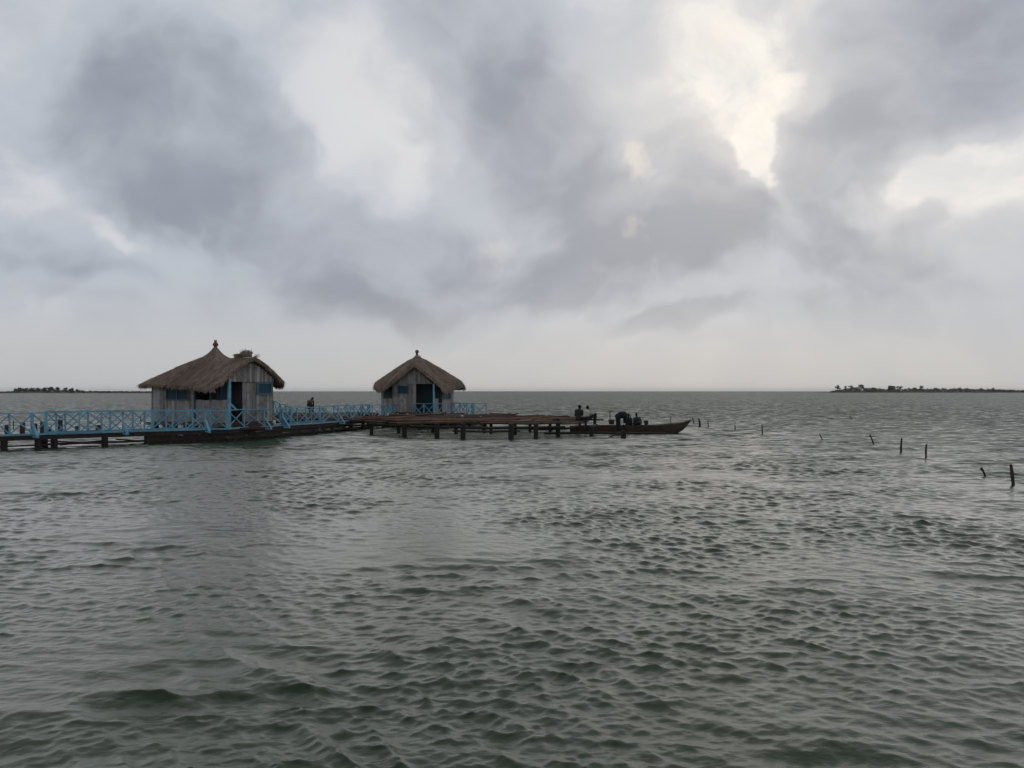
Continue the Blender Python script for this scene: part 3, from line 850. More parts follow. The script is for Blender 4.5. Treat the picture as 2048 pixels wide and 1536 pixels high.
def near_hut():
    zf=.98
    C0=W(546,48.6,0); C1=W(456,46.5,0); C2=W(389.5,48.2,0); C3=W(303,49.6,0)
    C4=Vector((-18.6,53.6,0)); C5=Vector((-14.6,52.4,0))
    for c in (C0,C1,C2,C3,C4,C5): c.z=0
    root=thing('thatched_hut', W(430,49.5,0), 'larger nearby grey plank hut on stilts with sagging thatched roof behind the boardwalk', 'hut', 'thatched plank huts')
    inn=(Vector((-(C0-C1).y,(C0-C1).x,0))).normalized()     # inward from the gable face
    # gable face
    L=(C0-C1).length; lint=z_at(763.0,47.3)
    apex_u=L*.5
    gz=4.40
    def gtop(u): return gz-.20-1.42*(abs(u-apex_u)/2.0)**1.35
    uj,_=px_u(C1,C0,485); 
    w0=(px_u(C1,C0,513)[0],px_u(C1,C0,543.5)[0],z_at(789.5,48.3),z_at(765.5,48.3))
    mb=MB()
    plank_wall(mb,C1,C0,zf,lambda u:lint-.02,holes=[(0,uj,zf-.2,lint+.1),w0])
    plank_wall(mb,C1,C0,lint+.0,gtop,out=.07)
    mb.build('front_wall', M['plank'], root)
    window(root,C1,C0,513,543.5,w0[2],w0[3],fw=.09,panemat='bluedk',slats=True,out=.05)
    # door recess
    A=C1+inn*1.05; B=C1+(C0-C1)/L*uj+inn*1.05; J=C1+(C0-C1)/L*uj
    rc=MB(); plank_wall(rc,A-(C0-C1)/L*.05,B,zf,lambda u:lint); plank_wall(rc,J,B,zf,lambda u:lint); rc.build('recess_wall', M['plankshade'], root)
    dv=(B-A).normalized()
    dr=MB(); nrm=-inn
    a=A+dv*.10+nrm*.05; b=A+dv*.86+nrm*.05
    for k in range(6):
        p=lerp(a,b,(k+.04)/6); q=lerp(a,b,(k+.96)/6)
        dr.hexa([(p.x,p.y,zf+.03),(q.x,q.y,zf+.03),(q.x+inn.x*.04,q.y+inn.y*.04,zf+.03),(p.x+inn.x*.04,p.y+inn.y*.04,zf+.03),
                 (p.x,p.y,lint-.15),(q.x,q.y,lint-.15),(q.x+inn.x*.04,q.y+inn.y*.04,lint-.15),(p.x+inn.x*.04,p.y+inn.y*.04,lint-.15)])
    do=dr.build('door', M['bluedk'], root)
    hd=MB(); hp=lerp(a,b,.88)+nrm*.03; hd.tube([(hp.x,hp.y,zf+.95),(hp.x,hp.y,zf+1.10)],.015,6); hd.build('handle', M['stake'], do)
    # corner post with a small bracket
    ps=MB(); po=C1-inn*.09+ (C0-C1)/L*.02; ps.bar((po.x,po.y,zf-.42),(po.x,po.y,lint+.02),.14,.14,side=(C0-C1)); pst=ps.build('porch_post', M['blue'], root)
    bk=MB(); bk.bar(Vector((po.x,po.y,1.95))+(C0-C1)/L*.08, Vector((po.x,po.y,1.62))+(C0-C1)/L*.42-inn*.02,.05,.10,side=inn); bk.build('bracket', M['blue'], pst)
    # porch half wall
    zh=z_at(800,47.4)
    hw=MB(); plank_wall(hw,C2,C1-(C1-C2).normalized()*.10,zf-.06,lambda u:zh+.02*math.sin(u*5)); hw.build('porch_half_wall', M['planklo'], root)
    Lp=(C1-C2).length; dp=(C1-C2)/Lp; np_=Vector((-dp.y,dp.x,0))
    iw=MB(); i0=C2+np_*.95+dp*.05; i1=C1+np_*.95; plank_wall(iw,i0,i1,zf,lambda u:3.15); iw.build('porch_back_wall', M['plankshade'], root)
    window(root,i0,i1,424,452,1.75,2.85,panemat='bluedk',slats=True,out=.05)
    pp=MB(); p=C2+dp*(px_u(C2,C1,421.5)[0]); pp.bar((p.x,p.y,zh-.05),(p.x,p.y,3.0),.09,.09,side=dp); pp.build('porch_post', M['bluedk'], root)
    pp=MB(); p=C2+dp*.05-np_*.03; pp.bar((p.x,p.y,zf),(p.x,p.y,3.0),.09,.09,side=dp); pp.build('porch_post', M['bluedk'], root)
    # window wall
    zw0,zw1=z_at(800.5,49.2),2.98
    hole=(px_u(C3,C2,332.5)[0],px_u(C3,C2,379)[0],zw0,zw1)
    sw=MB(); plank_wall(sw,C3,C2,zf-.05,lambda u:3.12,holes=[hole]); sw.build('side_wall', M['plank'], root)
    window(root,C3,C2,332.5,379,zw0,zw1,bars=(354.5,),fw=.055,out=.04)
    bw=MB(); plank_wall(bw,C4,C3,zf-.05,lambda u:3.1); plank_wall(bw,C5,C4,zf-.05,lambda u:3.1); plank_wall(bw,C0,C5,zf-.05,lambda u:3.1); bw.build('back_wall', M['plank'], root)
    hut_floor(root,[C3,C2,C1,C0,C5,C4],zf)
    fb=MB()
    ex=(C3-C2).normalized()
    fb.bar(Vector((*(C2-inn*.0).xy,zf-.20)),Vector((*(C3+ex*.45).xy,zf-.20)),.14,.16)
    fb.bar(Vector((*C2.xy,zf-.20)),Vector((*C1.xy,zf-.20)),.14,.16); fb.bar(Vector((*C1.xy,zf-.20)),Vector((*C0.xy,zf-.20)),.14,.16)
    fb.build('floor_beam', M['pole'], root)
    for (x,d) in [(312,50.2),(330,49.6),(350,50.6),(372,49.4),(392,48.9),(406,48.7),(425,49.4),(447,47.4),(470,48.2),(505,48.9),(538,49.4),(380,52.4),(340,52.2),(440,51.5),(500,51.4)]:
        st=MB(); q=W(x,d,0); st.tube([q+Vector((0,0,-1)),q+Vector((0,0,zf-.1))],[.17,.15],9,wob=.06); st.build('stilt', M['pile'], root)
    # brown entrance steps
    for k in range(3):
        s=MB(); o1=C1+(C0-C1)/L*.30; o2=C1+(C0-C1)/L*1.75; off=-inn*(.30*(2-k)+.18)
        a=o1+off; b=o2+off; zt=zf-.06-.12*(2-k)
        s.hexa([(a.x,a.y,zt-.11),(b.x,b.y,zt-.11),(b.x+inn.x*.3,b.y+inn.y*.3,zt-.11),(a.x+inn.x*.3,a.y+inn.y*.3,zt-.11),
                (a.x,a.y,zt),(b.x,b.y,zt),(b.x+inn.x*.3,b.y+inn.y*.3,zt),(a.x+inn.x*.3,a.y+inn.y*.3,zt)])
        s.build('entrance_step', M['stump'], root)
    # roof
    peak=P(431,691.5,50.2)
    gm=(C0+C1)/2-inn*.34; gm.z=0
    sd_=(C0-C1)/L
    gl_=gm-sd_*2.02; gr=gm+sd_*1.92
    out=[(gl_,2.98),(W(441,45.95,0),2.84),(W(421,46.15,0),2.80),(W(398,46.9,0),2.88),(W(372,47.6,0),2.97),(W(330,48.7,0),3.02),(W(277,49.5,0),3.02),
         (Vector((-21.6,52.0,0)),3.1),(Vector((-20.2,54.4,0)),3.1),(Vector((-17.2,54.9,0)),3.1),(Vector((-14.75,53.5,0)),3.1),(W(561,49.9,0),3.0),(gr,3.02)]
    prof=[(0,1),(.03,.95),(.07,.86),(.10,.80),(.17,.715),(.25,.65),(.33,.59),(.49,.465),(.65,.32),(.82,.175),(.92,.075),(1,0)]
    roof=thatch_roof(root,peak,out,prof,(gm,inn,gz+.12,2.0,1.42,1.35,2.75),blades=6500,fringe=2300,thick=.19,hang=(.06,.20))
    fn=MB(); fn.lathe(peak+Vector((0,0,-.18)),[(0,.10),(.10,.11),(.14,.09),(.20,.155),(.28,.165),(.36,.10),(.40,.07),(.44,.085)],14)
    for k in range(7):
        a=k*.9; fn.tube([peak+Vector((.05*math.cos(a),.05*math.sin(a),.24)),peak+Vector((.09*math.cos(a),.09*math.sin(a),.36))],[.022,.006],5)
    fn.build('finial', M['terra'], roof)
    # ridge pole and the bundles on it
    r0=gm+inn*.25; r1=gm+inn*2.05
    rp=MB(); rp.tube([Vector((r0.x,r0.y,gz+.16)),Vector((r1.x,r1.y,gz+.15))],[.035,.03],7)
    tag(rp.build('ridge_pole', M['polelt'], None, loc=(r0.x,r0.y,gz+.16)), 'thin pale pole lying along the ridge of the near hut roof', 'pole')
    for (x0,x1,hh,nn,lab) in [(477.5,496,.36,260,'taller ragged bundle of dry straw on the near hut ridge'),(461,475,.17,150,'flatter bundle of dry straw on the near hut ridge beside the taller one')]:
        b=MB()
        for _ in range(nn):
            x=random.uniform(x0,x1); t=(x-458)/(500-458); q=lerp(r1,r0,t)
            tall=hh*(.62+.30*math.sin(x*1.1+hh*9)+random.uniform(0,.25))
            p=Vector((q.x+random.uniform(-.12,.12),q.y+random.uniform(-.2,.2),gz+.17+random.uniform(0,.05)))
            if random.random()<.7:
                b.tube([p,p+Vector((random.gauss(0,.06),random.gauss(0,.06),tall*random.uniform(.6,1)))],[.022,.012],4)
            else:
                zz=random.uniform(.04,hh*.6); g=Vector((random.gauss(0,.06),random.gauss(0,.09),random.gauss(0,.03)))
                b.tube([p+Vector((0,0,zz))-g,p+Vector((0,0,zz))+g],[.022,.016],4)
        c=lerp(r1,r0,((x0+x1)/2-458)/42)
        tag(b.build('straw_bundle', M['straw'], None, loc=(c.x,c.y,gz+.17)), lab, 'straw bundle', 'straw bundles on the roof ridge')
    t=MB()
    for _ in range(16):
        p=Vector((r0.x,r0.y,gz+.08))+Vector((random.uniform(-.1,.1),random.uniform(-.1,.1),0))-inn*.3
        t.tube([p,p+Vector((random.uniform(-.02,.25),random.uniform(-.1,.1),random.uniform(.05,.26)))],[.012,.005],4)
    tu=t.build('straw_tuft', M['straw'], roof)
near_hut()

def far_hut():
    zf=1.05
    A0=W(785,66.0,0); A1=W(868.5,65.4,0); B1=W(880,66.9,0); B2=W(907,69.2,0); L1=W(785.3,67.2,0); L2=W(762,68.6,0)
    K1=Vector((-9.6,72.6,0)); K2=Vector((-5.0,72.8,0))
    root=thing('thatched_hut', W(834,68.5,0), 'smaller farther grey plank hut with pointed thatched roof behind the log pier', 'hut', 'thatched plank huts')
    L=(A1-A0).length; d=(A1-A0)/L; inn=Vector((-d.y,d.x,0))
    lint=z_at(767.5,65.6); gz=z_at(729,65.4)
    um=px_u(A0,A1,827)[0]
    def gtop(u): return gz-.16-1.50*(abs(u-um)/1.75)**1.04
    w0=(px_u(A0,A1,795)[0],px_u(A0,A1,818)[0],z_at(788,65.7),z_at(771,65.7))
    dr=(px_u(A0,A1,832)[0],px_u(A0,A1,865.5)[0],zf-.2,lint+.1)
    mb=MB(); plank_wall(mb,A0,A1,zf,lambda u:lint-.02,holes=[w0,dr]); plank_wall(mb,A0,A1,lint,gtop,out=.06); mb.build('front_wall', M['plank'], root)
    window(root,A0,A1,795,818,w0[2],w0[3],fw=.06,panemat='bluedk',slats=True,out=.04)
    # doorway: recess shade put into the wall colour, blue door set back
    r0=A0+d*(dr[0]-.1)+inn*1.2; r1=A0+d*(dr[1]+.4)+inn*1.2
    rw=MB(); plank_wall(rw,r0,r1,zf,lambda u:lint+.1); plank_wall(rw,A0+d*dr[0],r0,zf,lambda u:lint+.1); rw.build('recess_wall', M['plankshade'], root)
    dd=MB(); a=r0+d*.25-inn*.05; b=r0+d*1.05-inn*.05
    for k in range(6):
        p=lerp(a,b,(k+.04)/6); q=lerp(a,b,(k+.96)/6)
        dd.hexa([(p.x,p.y,zf+.02),(q.x,q.y,zf+.02),(q.x,q.y+.04,zf+.02),(p.x,p.y+.04,zf+.02),(p.x,p.y,lint-.2),(q.x,q.y,lint-.2),(q.x,q.y+.04,lint-.2),(p.x,p.y+.04,lint-.2)])
    do=dd.build('door', M['net'], root)
    hd=MB(); hp=lerp(a,b,.1)-inn*.03; hd.tube([(hp.x,hp.y,zf+.95),(hp.x,hp.y,zf+1.1)],.015,6); hd.build('handle', M['stake'], do)
    ps=MB(); p=A1-inn*.09; ps.bar((p.x,p.y,zf-.4),(p.x,p.y,lint+.02),.13,.13,side=d); ps.build('porch_post', M['blue'], root)
    # right flank: porch half wall, then the window wall
    zh=z_at(797,66.5)
    hw=MB(); plank_wall(hw,A1+(B1-A1).normalized()*.1,B1,zf-.05,lambda u:zh); hw.build('porch_half_wall', M['planklo'], root)
    zw0,zw1=z_at(798.5,68),2.72
    e=(B2-B1).normalized(); hole=(px_u(B1,B2,885)[0],px_u(B1,B2,900.5)[0],zw0,zw1)
    sw=MB(); plank_wall(sw,B1,B2,zf-.05,lambda u:2.95,holes=[hole]); sw.build('side_wall', M['plank'], root)
    window(root,B1,B2,885,900.5,zw0,zw1,fw=.05,out=.03,panemat='bluedk')
    # left shoulder with its dark opening
    hl=(px_u(L2,L1,767.5)[0],px_u(L2,L1,785)[0]-.01,z_at(797,68),2.95)
    lw=MB(); plank_wall(lw,L2,L1,zf-.05,lambda u:3.0,holes=[hl]); plank_wall(lw,L1,A0,zf-.05,lambda u:3.0) if (L1-A0).length>.2 else None; lw.build('side_wall', M['plank'], root)
    window(root,L2,L1,767.5,784.8,hl[2],hl[3],fw=.04,out=-.03,panemat='net')
    bw=MB(); plank_wall(bw,K1,L2,zf-.05,lambda u:3.0); plank_wall(bw,K2,K1,zf-.05,lambda u:3.0); plank_wall(bw,B2,K2,zf-.05,lambda u:3.0); bw.build('back_wall', M['plank'], root)
    hut_floor(root,[L2,L1,A0,A1,B1,B2,K2,K1],zf)
    for (x,dd_) in [(766,69),(790,67),(805,66.8),(830,67),(850,66.8),(866,66.4),(884,68),(903,69.4),(800,71),(850,71),(890,71)]:
        st=MB(); q=W(x,dd_,0); st.tube([q+Vector((0,0,-1)),q+Vector((0,0,zf-.1))],[.16,.14],9,wob=.05); st.build('stilt', M['pile'], root)
    for k in range(3):
        s=MB(); o1=A0+d*(dr[0]+.1); o2=A0+d*(dr[1]-.05); off=-inn*(.28*(2-k)+.30); a=o1+off; b=o2+off; zt=zf-.05-.11*(2-k)
        s.hexa([(a.x,a.y,zt-.1),(b.x,b.y,zt-.1),(b.x,b.y+.28,zt-.1),(a.x,a.y+.28,zt-.1),(a.x,a.y,zt),(b.x,b.y,zt),(b.x,b.y+.28,zt),(a.x,a.y+.28,zt)])
        s.build('entrance_step', M['stump'], root)
    peak=P(834,706,68.2)
    gm=W(827.5,64.9,0)
    gl_=W(775,65.2,0); gr=W(883,64.8,0)
    out=[(gl_,z_at(770,65)),(W(758,66.0,0),z_at(778,66)),(W(746.5,68.4,0),z_at(772,68.4)),(Vector((-11.0,71.5,0)),3.0),(Vector((-9.6,73.6,0)),3.0),(Vector((-5.4,74.0,0)),3.0),(Vector((-3.9,71.8,0)),3.0),
         (W(926,69.4,0),z_at(768,69.4)),(W(908,67.6,0),z_at(774,67.6)),(W(893,66.2,0),z_at(780,66.2)),(gr,z_at(774,65))]
    prof=[(0,1),(.03,.93),(.06,.88),(.10,.845),(.22,.765),(.5,.525),(.71,.335),(.88,.185),(.96,.11),(1,.0)]
    roof=thatch_roof(root,peak,out,prof,(gm,inn,z_at(726,65),1.95,1.55,1.04,1.6),blades=5500,fringe=1600,thick=.30,hang=(.05,.17),lump=.04)
    fn=MB(); fn.lathe(peak+Vector((0,0,-.16)),[(0,.09),(.10,.10),(.15,.09),(.22,.15),(.30,.15),(.38,.09),(.41,.03)],14); fn.build('finial', M['terra'], roof)
    wt=MB(); wp=P(838.5,712.5,67.9); wt.ellip(wp,.13,.09,.07,n=8,m=5); wt.build('pale_patch', M['white'], roof)
far_hut()
# ============================================================ log piers
ZP = .74
def log_pier(name, label, quad, npoles, zdeck, piles, beams, seed, lift=.0):
    """quad(d) -> (x0 column, x1 column) extent at distance d; poles lie along x"""
    random.seed(seed)
    d0, d1 = quad['d']
    root = thing(name, W(sum(quad['x'](lerp(d0,d1,.5)))/2, lerp(d0,d1,.5), 0), label, 'pier')
    dk = MB()
    for k in range(npoles):
        d = lerp(d0, d1, (k+random.random())/npoles)
        a, b = quad['x'](d)
        X0, X1 = (a-CX)/F*d, (b-CX)/F*d
        x = X0 + random.uniform(-.5,.3)
        while x < X1-.4:
            L = random.uniform(2.2,6.0); e = min(x+L, X1+random.uniform(-.1,.5))
            if e-x > .7 and random.random() < .9:
                r = random.uniform(.035,.075); sl = random.uniform(-.09,.09)*(e-x)
                z = zdeck + r + random.choice((0,0,0,.07,.12))*random.random()*1.3 + lift*(d-d0)/(d1-d0)
                m = Vector(((x+e)/2, d+sl*.5+random.uniform(-.03,.03), z-.015+random.uniform(-.02,.04)))
                dk.tube([(x,d,z+random.uniform(-.02,.05)), m, (e,d+sl,z+random.uniform(-.03,.06))], [r,r*.92,r*.8], 7, wob=.08,
                        c=min(1,max(0,random.gauss(.4,.27))))
            x = e + random.uniform(-.3,.5)
    dk.build('pole_deck', M['pole'], root)
    for (x0,e0,x1,e1,z,r) in beams:
        b = MB(); b.tube([W(x0,e0,z), W((x0+x1)/2,(e0+e1)/2,z-.03), W(x1,e1,z+random.uniform(-.03,.03))], [r,r,r*.9], 8, wob=.06); b.build('beam', M['beam'], root)
    for (x,d,zt,r) in piles:
        r *= .88
        p = MB(); q = W(x,d,0)
        p.tube([q+Vector((0,0,-1.2)), q+Vector((0,0,.2)), q+Vector((0,0,zt-.03)), q+Vector((0,0,zt))], [r*1.04,r,r*.97,r*.86], 10, wob=.05)
        p.build('pile', M['pile'], root)
    return root
def xq(d): return (interp(d,[48.6,52,56,62,66],[800,742,726,800,900]), interp(d,[48.6,52,58,60.5,66],[1140,1166,1150,1128,985]))
log_pier('log_pier', 'wide low pier of rough brown poles on stubby piles in front of the far hut', dict(d=(48.8,65.5), x=xq), 62, ZP,
    [(743,52.6,.70,.14),(809,49.6,.80,.165),(874,48.7,.82,.165),(926,47.9,.84,.165),(1022,47.3,.86,.165),(1072,48.4,.84,.15),(1116,50.2,.90,.15),(1183,50.9,.55,.15),
     (797,54.6,.66,.13),(838,58.5,.66,.12),(866,55.5,.66,.14),(912,53.8,.66,.13),(968,55.0,.66,.12),(982,54.2,.66,.12),(928,58,.66,.12),(1030,52.4,.66,.13),(1060,57,.66,.12),(1100,55.5,.66,.12),(890,62,.66,.12)],
    [(738,52.4,830,49.4,.64,.085),(820,49.3,930,48.5,.62,.085),(920,48.4,1035,47.9,.60,.08),(1015,48.0,1130,49.4,.60,.08),(905,48.0,1040,47.6,.42,.05),
     (745,55,1000,55.4,.60,.08),(960,55.4,1150,55.8,.60,.08),(790,59.5,1110,60,.60,.08),(1065,49.2,1150,50.5,.48,.07)], 21)
def xb(d): return (interp(d,[56,67],[556,548]), interp(d,[56,61,67],[738,748,742]))
log_pier('log_pier', 'brown log platform seen through the blue railings between the two huts', dict(d=(57.5,67.0), x=xb), 34, .72,
    [(575,58,.7,.14),(612,58.5,.7,.14),(648,58.4,.7,.14),(688,59,.7,.14),(726,59.4,.7,.14),(590,64,.7,.12),(640,64,.7,.12),(700,64,.7,.12)],
    [(552,57.4,742,57.8,.60,.10),(552,62,742,62.4,.60,.09),(556,57.2,742,57.5,.36,.07)], 22, lift=.10)
random.seed(77)

def loose(name, pts, r, mat, label, cat, group=None, n=7, wob=.08):
    m = MB(); m.tube(pts, r, n, wob=wob)
    return tag(m.build(name, mat, None, smooth=False, loc=pts[0]), label, cat, group)
GP = 'loose poles lying on the log pier'
loose('pole', [W(1040,52.6,.90), W(1120,52.5,.93), W(1207,52.3,.90)], [.06,.06,.055], M['pole'], 'long brown pole under the two seated men, its bare end sticking out', 'pole', GP)
loose('pole', [W(1068,51.2,.88), W(1146,52.0,.78)], [.04,.035], M['polelt'], 'pale peeled pole slanting down to the seated men on the log pier', 'pole', GP)
loose('pole', [W(968,52.2,.92), W(985,51.0,.86)], [.035,.03], M['polelt'], 'short pale stick lying askew on the log pier, left of the others', 'pole', GP)
loose('pole', [W(1003,49.4,.86), W(1062,50.6,.94)], [.05,.045], M['polelt'], 'light brown pole rising to the right across the front of the log pier', 'pole', GP)
loose('pole', [W(748,53.6,.84), W(830,56.0,1.02)], [.07,.06], M['pole'], 'thick brown pole along the tapered end of the log pier under the blue railing', 'pole', GP)
loose('pole', [W(858,50.8,.90), W(886,50.4,.86)], [.04,.035], M['polelt'], 'short pale stick on the log pier in front of the far hut', 'pole', GP)
loose('floating_log', [W(1088,51.8,.10), W(1200,51.6,.14), W(1332,51.6,.10)], [.07,.075,.06], M['beam'], 'long black log low over the water in front of the boat', 'log')
loose('floating_log', [W(1218,48.7,.02), W(1247,49.2,.32)], [.05,.045], M['beam'], 'short black branch slanting out of the water beside the lone pile', 'log')
def lone_pile(x, d, zt, r, label):
    p = MB(); q = W(x,d,0); p.tube([q+Vector((0,0,-1)), q+Vector((0,0,.2)), q+Vector((0,0,zt))],[r*1.05,r,r*.94],10,wob=.06)
    tag(p.build('pile', M['pile'], None, loc=q), label, 'pile')
lone_pile(1247, 48.6, .40, .15, 'lone black pile standing in the water in front of the bending man')
# pale litter and tarpaulin on the pier
for (x,d,z,s,lab) in [(924,58.5,.94,.10,'white scrap on the back edge of the log pier, leftmost of the two'),(961,56.5,.93,.085,'white scrap on the log pier below the end of the blue railing')]:
    m=MB(); m.ellip(W(x,d,z),s*1.3,s,s*.7,n=7,m=4); tag(m.build('scrap', M['white'], None, loc=W(x,d,z)), lab, 'scrap')
m=MB()
for k in range(5):
    m.ellip(W(1114+random.uniform(-4,4),51.0+random.uniform(-.1,.1),.93+random.uniform(-.02,.05)),.17,.14,.085,n=10,m=6)
tag(m.build('tarpaulin', M['tarp'], None, smooth=True, loc=W(1114,51,.88)), 'crumpled navy blue tarpaulin on the front right of the log pier', 'tarpaulin')

# ============================================================ stumps behind the boardwalk
GS='wooden stumps standing in the water behind the boardwalk'
for (x,yt,yb,w,lab) in [
    (13,850,867,8,'leftmost brown stump behind the boardwalk, framed by the first blue panel'),
    (44.5,845,867,10,'square brown stump behind the first full blue cross left of the thick rail post'),
    (70,847,868,8,'brown stump half hidden behind the thick blue rail post with a knee brace'),
    (85,843,870,10,'broad brown stump left of where the rear blue railing begins'),
    (99,853,868,6,'shortest brown stump, just right of the first post of the rear railing'),
    (120,840,868,9.5,'tallest brown stump, standing clear behind the double blue railing'),
    (154,852,867,8,'dark stump behind the railings, second from the right of the row'),
    (197,850,866,11,'rightmost brown stump behind the double blue railing')]:
    d=F*CZ/(yb-HY)+.6; r=w/2/F*d; p=MB(); q=W(x,d,0)
    zt=z_at(yt,d); p.tube([q+Vector((0,0,-.8)),q+Vector((0,0,.1)),q+Vector((.02,0,zt-.02)),q+Vector((.02,0,zt))],[r*1.06,r*1.02,r*.98,r*.85],9,wob=.07)
    tag(p.build('stump', M['stump'], None, loc=q), lab, 'stump', GS)
GT='thin dark stakes standing in the lagoon'
def stake(x0,y0,x1,y1,r,lab,fork=False,twin=False):
    d=F*CZ/(y1-HY); b=P(x1,y1,d); t=P(x0,y0,d)
    k=(b-t).normalized(); m=MB()
    mid=lerp(b,t,.5)+Vector((random.uniform(-.15,.15)*r*3,0,0))
    m.tube([b+k*.6,b,mid,t],[r*1.1,r*1.05,r,r*.82],8,wob=.12)
    if fork:
        f=lerp(b,t,.62); m.tube([f,f+Vector((-.05,0,.03)),f+Vector((-.085,.0,.075))],[r*.8,r*.7,r*.5],6,wob=.1)
    if twin:
        o=Vector((.055,.02,0)); m.tube([b+o+k*.6,b+o,lerp(b,t,.78)+o*1.3],[r,r,r*.8],7,wob=.12)
    tag(m.build('stake', M['stake'], None, loc=b), lab, 'stake', GT)
stake(1385,835,1388,847,.042,'leaning stake closest to the tip of the boat bow')
stake(1397.5,837,1399,853.5,.06,'thick double stake second from the boat bow',twin=True)
stake(1416,840,1416.5,855,.032,'thin upright stake just right of the thick double one')
stake(1470,845,1470.5,860,.036,'thin upright stake midway between the bow group and the next stake right')
stake(1524,849,1525,869,.038,'slim upright stake alone left of the short leaning one')
stake(1639.5,868,1645,880,.030,'short stake leaning left, low in the water in the middle of the row')
stake(1739.5,869,1747.5,889,.036,'stake tilted left, between the short leaning one and the upright pair')
stake(1803.5,876,1802,904,.042,'left stake of the upright pair in the right half of the lagoon')
stake(1853,888,1852,915,.037,'right stake of the upright pair in the right half of the lagoon')
stake(1963,935,1970.5,953,.032,'short forked stake beside the tallest stake near the right edge',fork=True)
stake(2021.5,929,2026.5,968,.046,'thickest tallest stake nearest the right edge of the water')
stake(1699,832,1704,838,.04,'tiny distant stick leaning left, alone far out on the right')
stake(1664,835,1664,838.5,.035,'barely visible stub of a distant stick out on the lagoon')
stake(26.5,840,27,858,.035,'thin stick behind the leftmost blue railing panels')
stake(281,833,281,848,.04,'thin stick rising behind the rear railing near the near hut corner')

# ============================================================ boat
def boat():
    random.seed(5)
    DB=54.0
    sx,bx=1140.0,1383.0
    root=thing('boat', W(1262,DB,0), 'long narrow wooden boat with upswept pointed bow moored behind the log pier', 'boat')
    NS,NP=44,11
    def sec(t):
        x=lerp((sx-CX)/F*DB,(bx-CX)/F*DB,t)
        hw=.50*min(1,(t+.12)/.3)**.6 if t<.2 else .50
        if t>.55: hw=.50*max(.012,1-((t-.55)/.45)**1.9)
        top=interp(t,[0,.1,.3,.55,.72,.85,.93,1],[.42,.46,.48,.47,.50,.59,.68,.83])
        bot=interp(t,[0,.06,.15,.80,.88,.94,1],[.05,-.12,-.2,-.2,-.05,.25,.81])
        return x,hw,top,bot
    hull=MB(); V=[];Fc=[]
    for i in range(NS+1):
        x,hw,top,bot=sec(i/NS)
        for j in range(NP):
            s=-1+2*j/(NP-1); a=abs(s)
            y=math.copysign(hw*(1-(1-a)**2.2)**.62*(.72+.28*a),s) if a>0 else 0
            z=lerp(bot,top,a**1.7)
            V.append((x,DB+y,z))
    inner=len(V)
    for i in range(NS+1):
        x,hw,top,bot=sec(i/NS)
        for j in range(NP):
            vx,vy,vz=V[i*NP+j]; k=.035
            V.append((vx-(.03 if i==NS else 0),DB+(vy-DB)*max(0,(1-k/max(hw,.04))),min(vz+.035*(1-abs(-1+2*j/(NP-1))),top)))
    for i in range(NS):
        for j in range(NP-1):
            a,b,c,d=i*NP+j,i*NP+j+1,(i+1)*NP+j+1,(i+1)*NP+j
            Fc.append((a,b,c,d)); Fc.append((inner+a,inner+d,inner+c,inner+b))
        for j in (0,NP-1):
            a,d=i*NP+j,(i+1)*NP+j; Fc.append((a,d,inner+d,inner+a) if j==0 else (a,inner+a,inner+d,d))
    for i in (0,):
        for j in range(NP-1): Fc.append((i*NP+j,inner+i*NP+j,inner+i*NP+j+1,i*NP+j+1))
    Fc.append(tuple(range(NP)))
    hull.add(V,Fc,.5); hull.build('hull', M['boat'], root)
    for sgn in (-1,1):
        g=MB(); st=[i/NS for i in range(0,NS+1)]
        for a,b in zip(st,st[1:]):
            xa,ha,ta,_=sec(a); xb_,hb,tb,_=sec(b)
            g.bar((xa,DB+sgn*ha,ta),(xb_,DB+sgn*hb,tb),.06,.05,side=(0,1,0))
        g.build('gunwale', M['pole'], root)
    for t in (.12,.40,.56,.70):
        x,hw,top,bot=sec(t); s=MB(); s.box((x-.12,DB-hw+.02,top-.12),(x+.12,DB+hw-.02,top-.08)); s.build('thwart', M['boat'], root)
    x,hw,top,bot=sec(.9); s=MB(); s.add([(x-.35,DB-.26,top-.07),(x-.35,DB+.26,top-.07),(x+.4,DB+.03,top+.05),(x+.4,DB-.03,top+.05),(x-.35,DB-.26,top-.04),(x-.35,DB+.26,top-.04),(x+.4,DB+.03,top+.08),(x+.4,DB-.03,top+.08)],[(0,3,2,1),(4,5,6,7),(0,1,5,4),(1,2,6,5),(2,3,7,6),(3,0,4,7)]); s.build('bow_deck', M['boat'], root)
    st=MB(); a=P(1341.5,850,DB); st.tube([a,P(1341.5,834,DB)],.022,6); st.tube([P(1341.7,834.5,DB),P(1336,833.5,DB)],.012,5); st.build('mooring_stick', M['stake'], root)
boat()

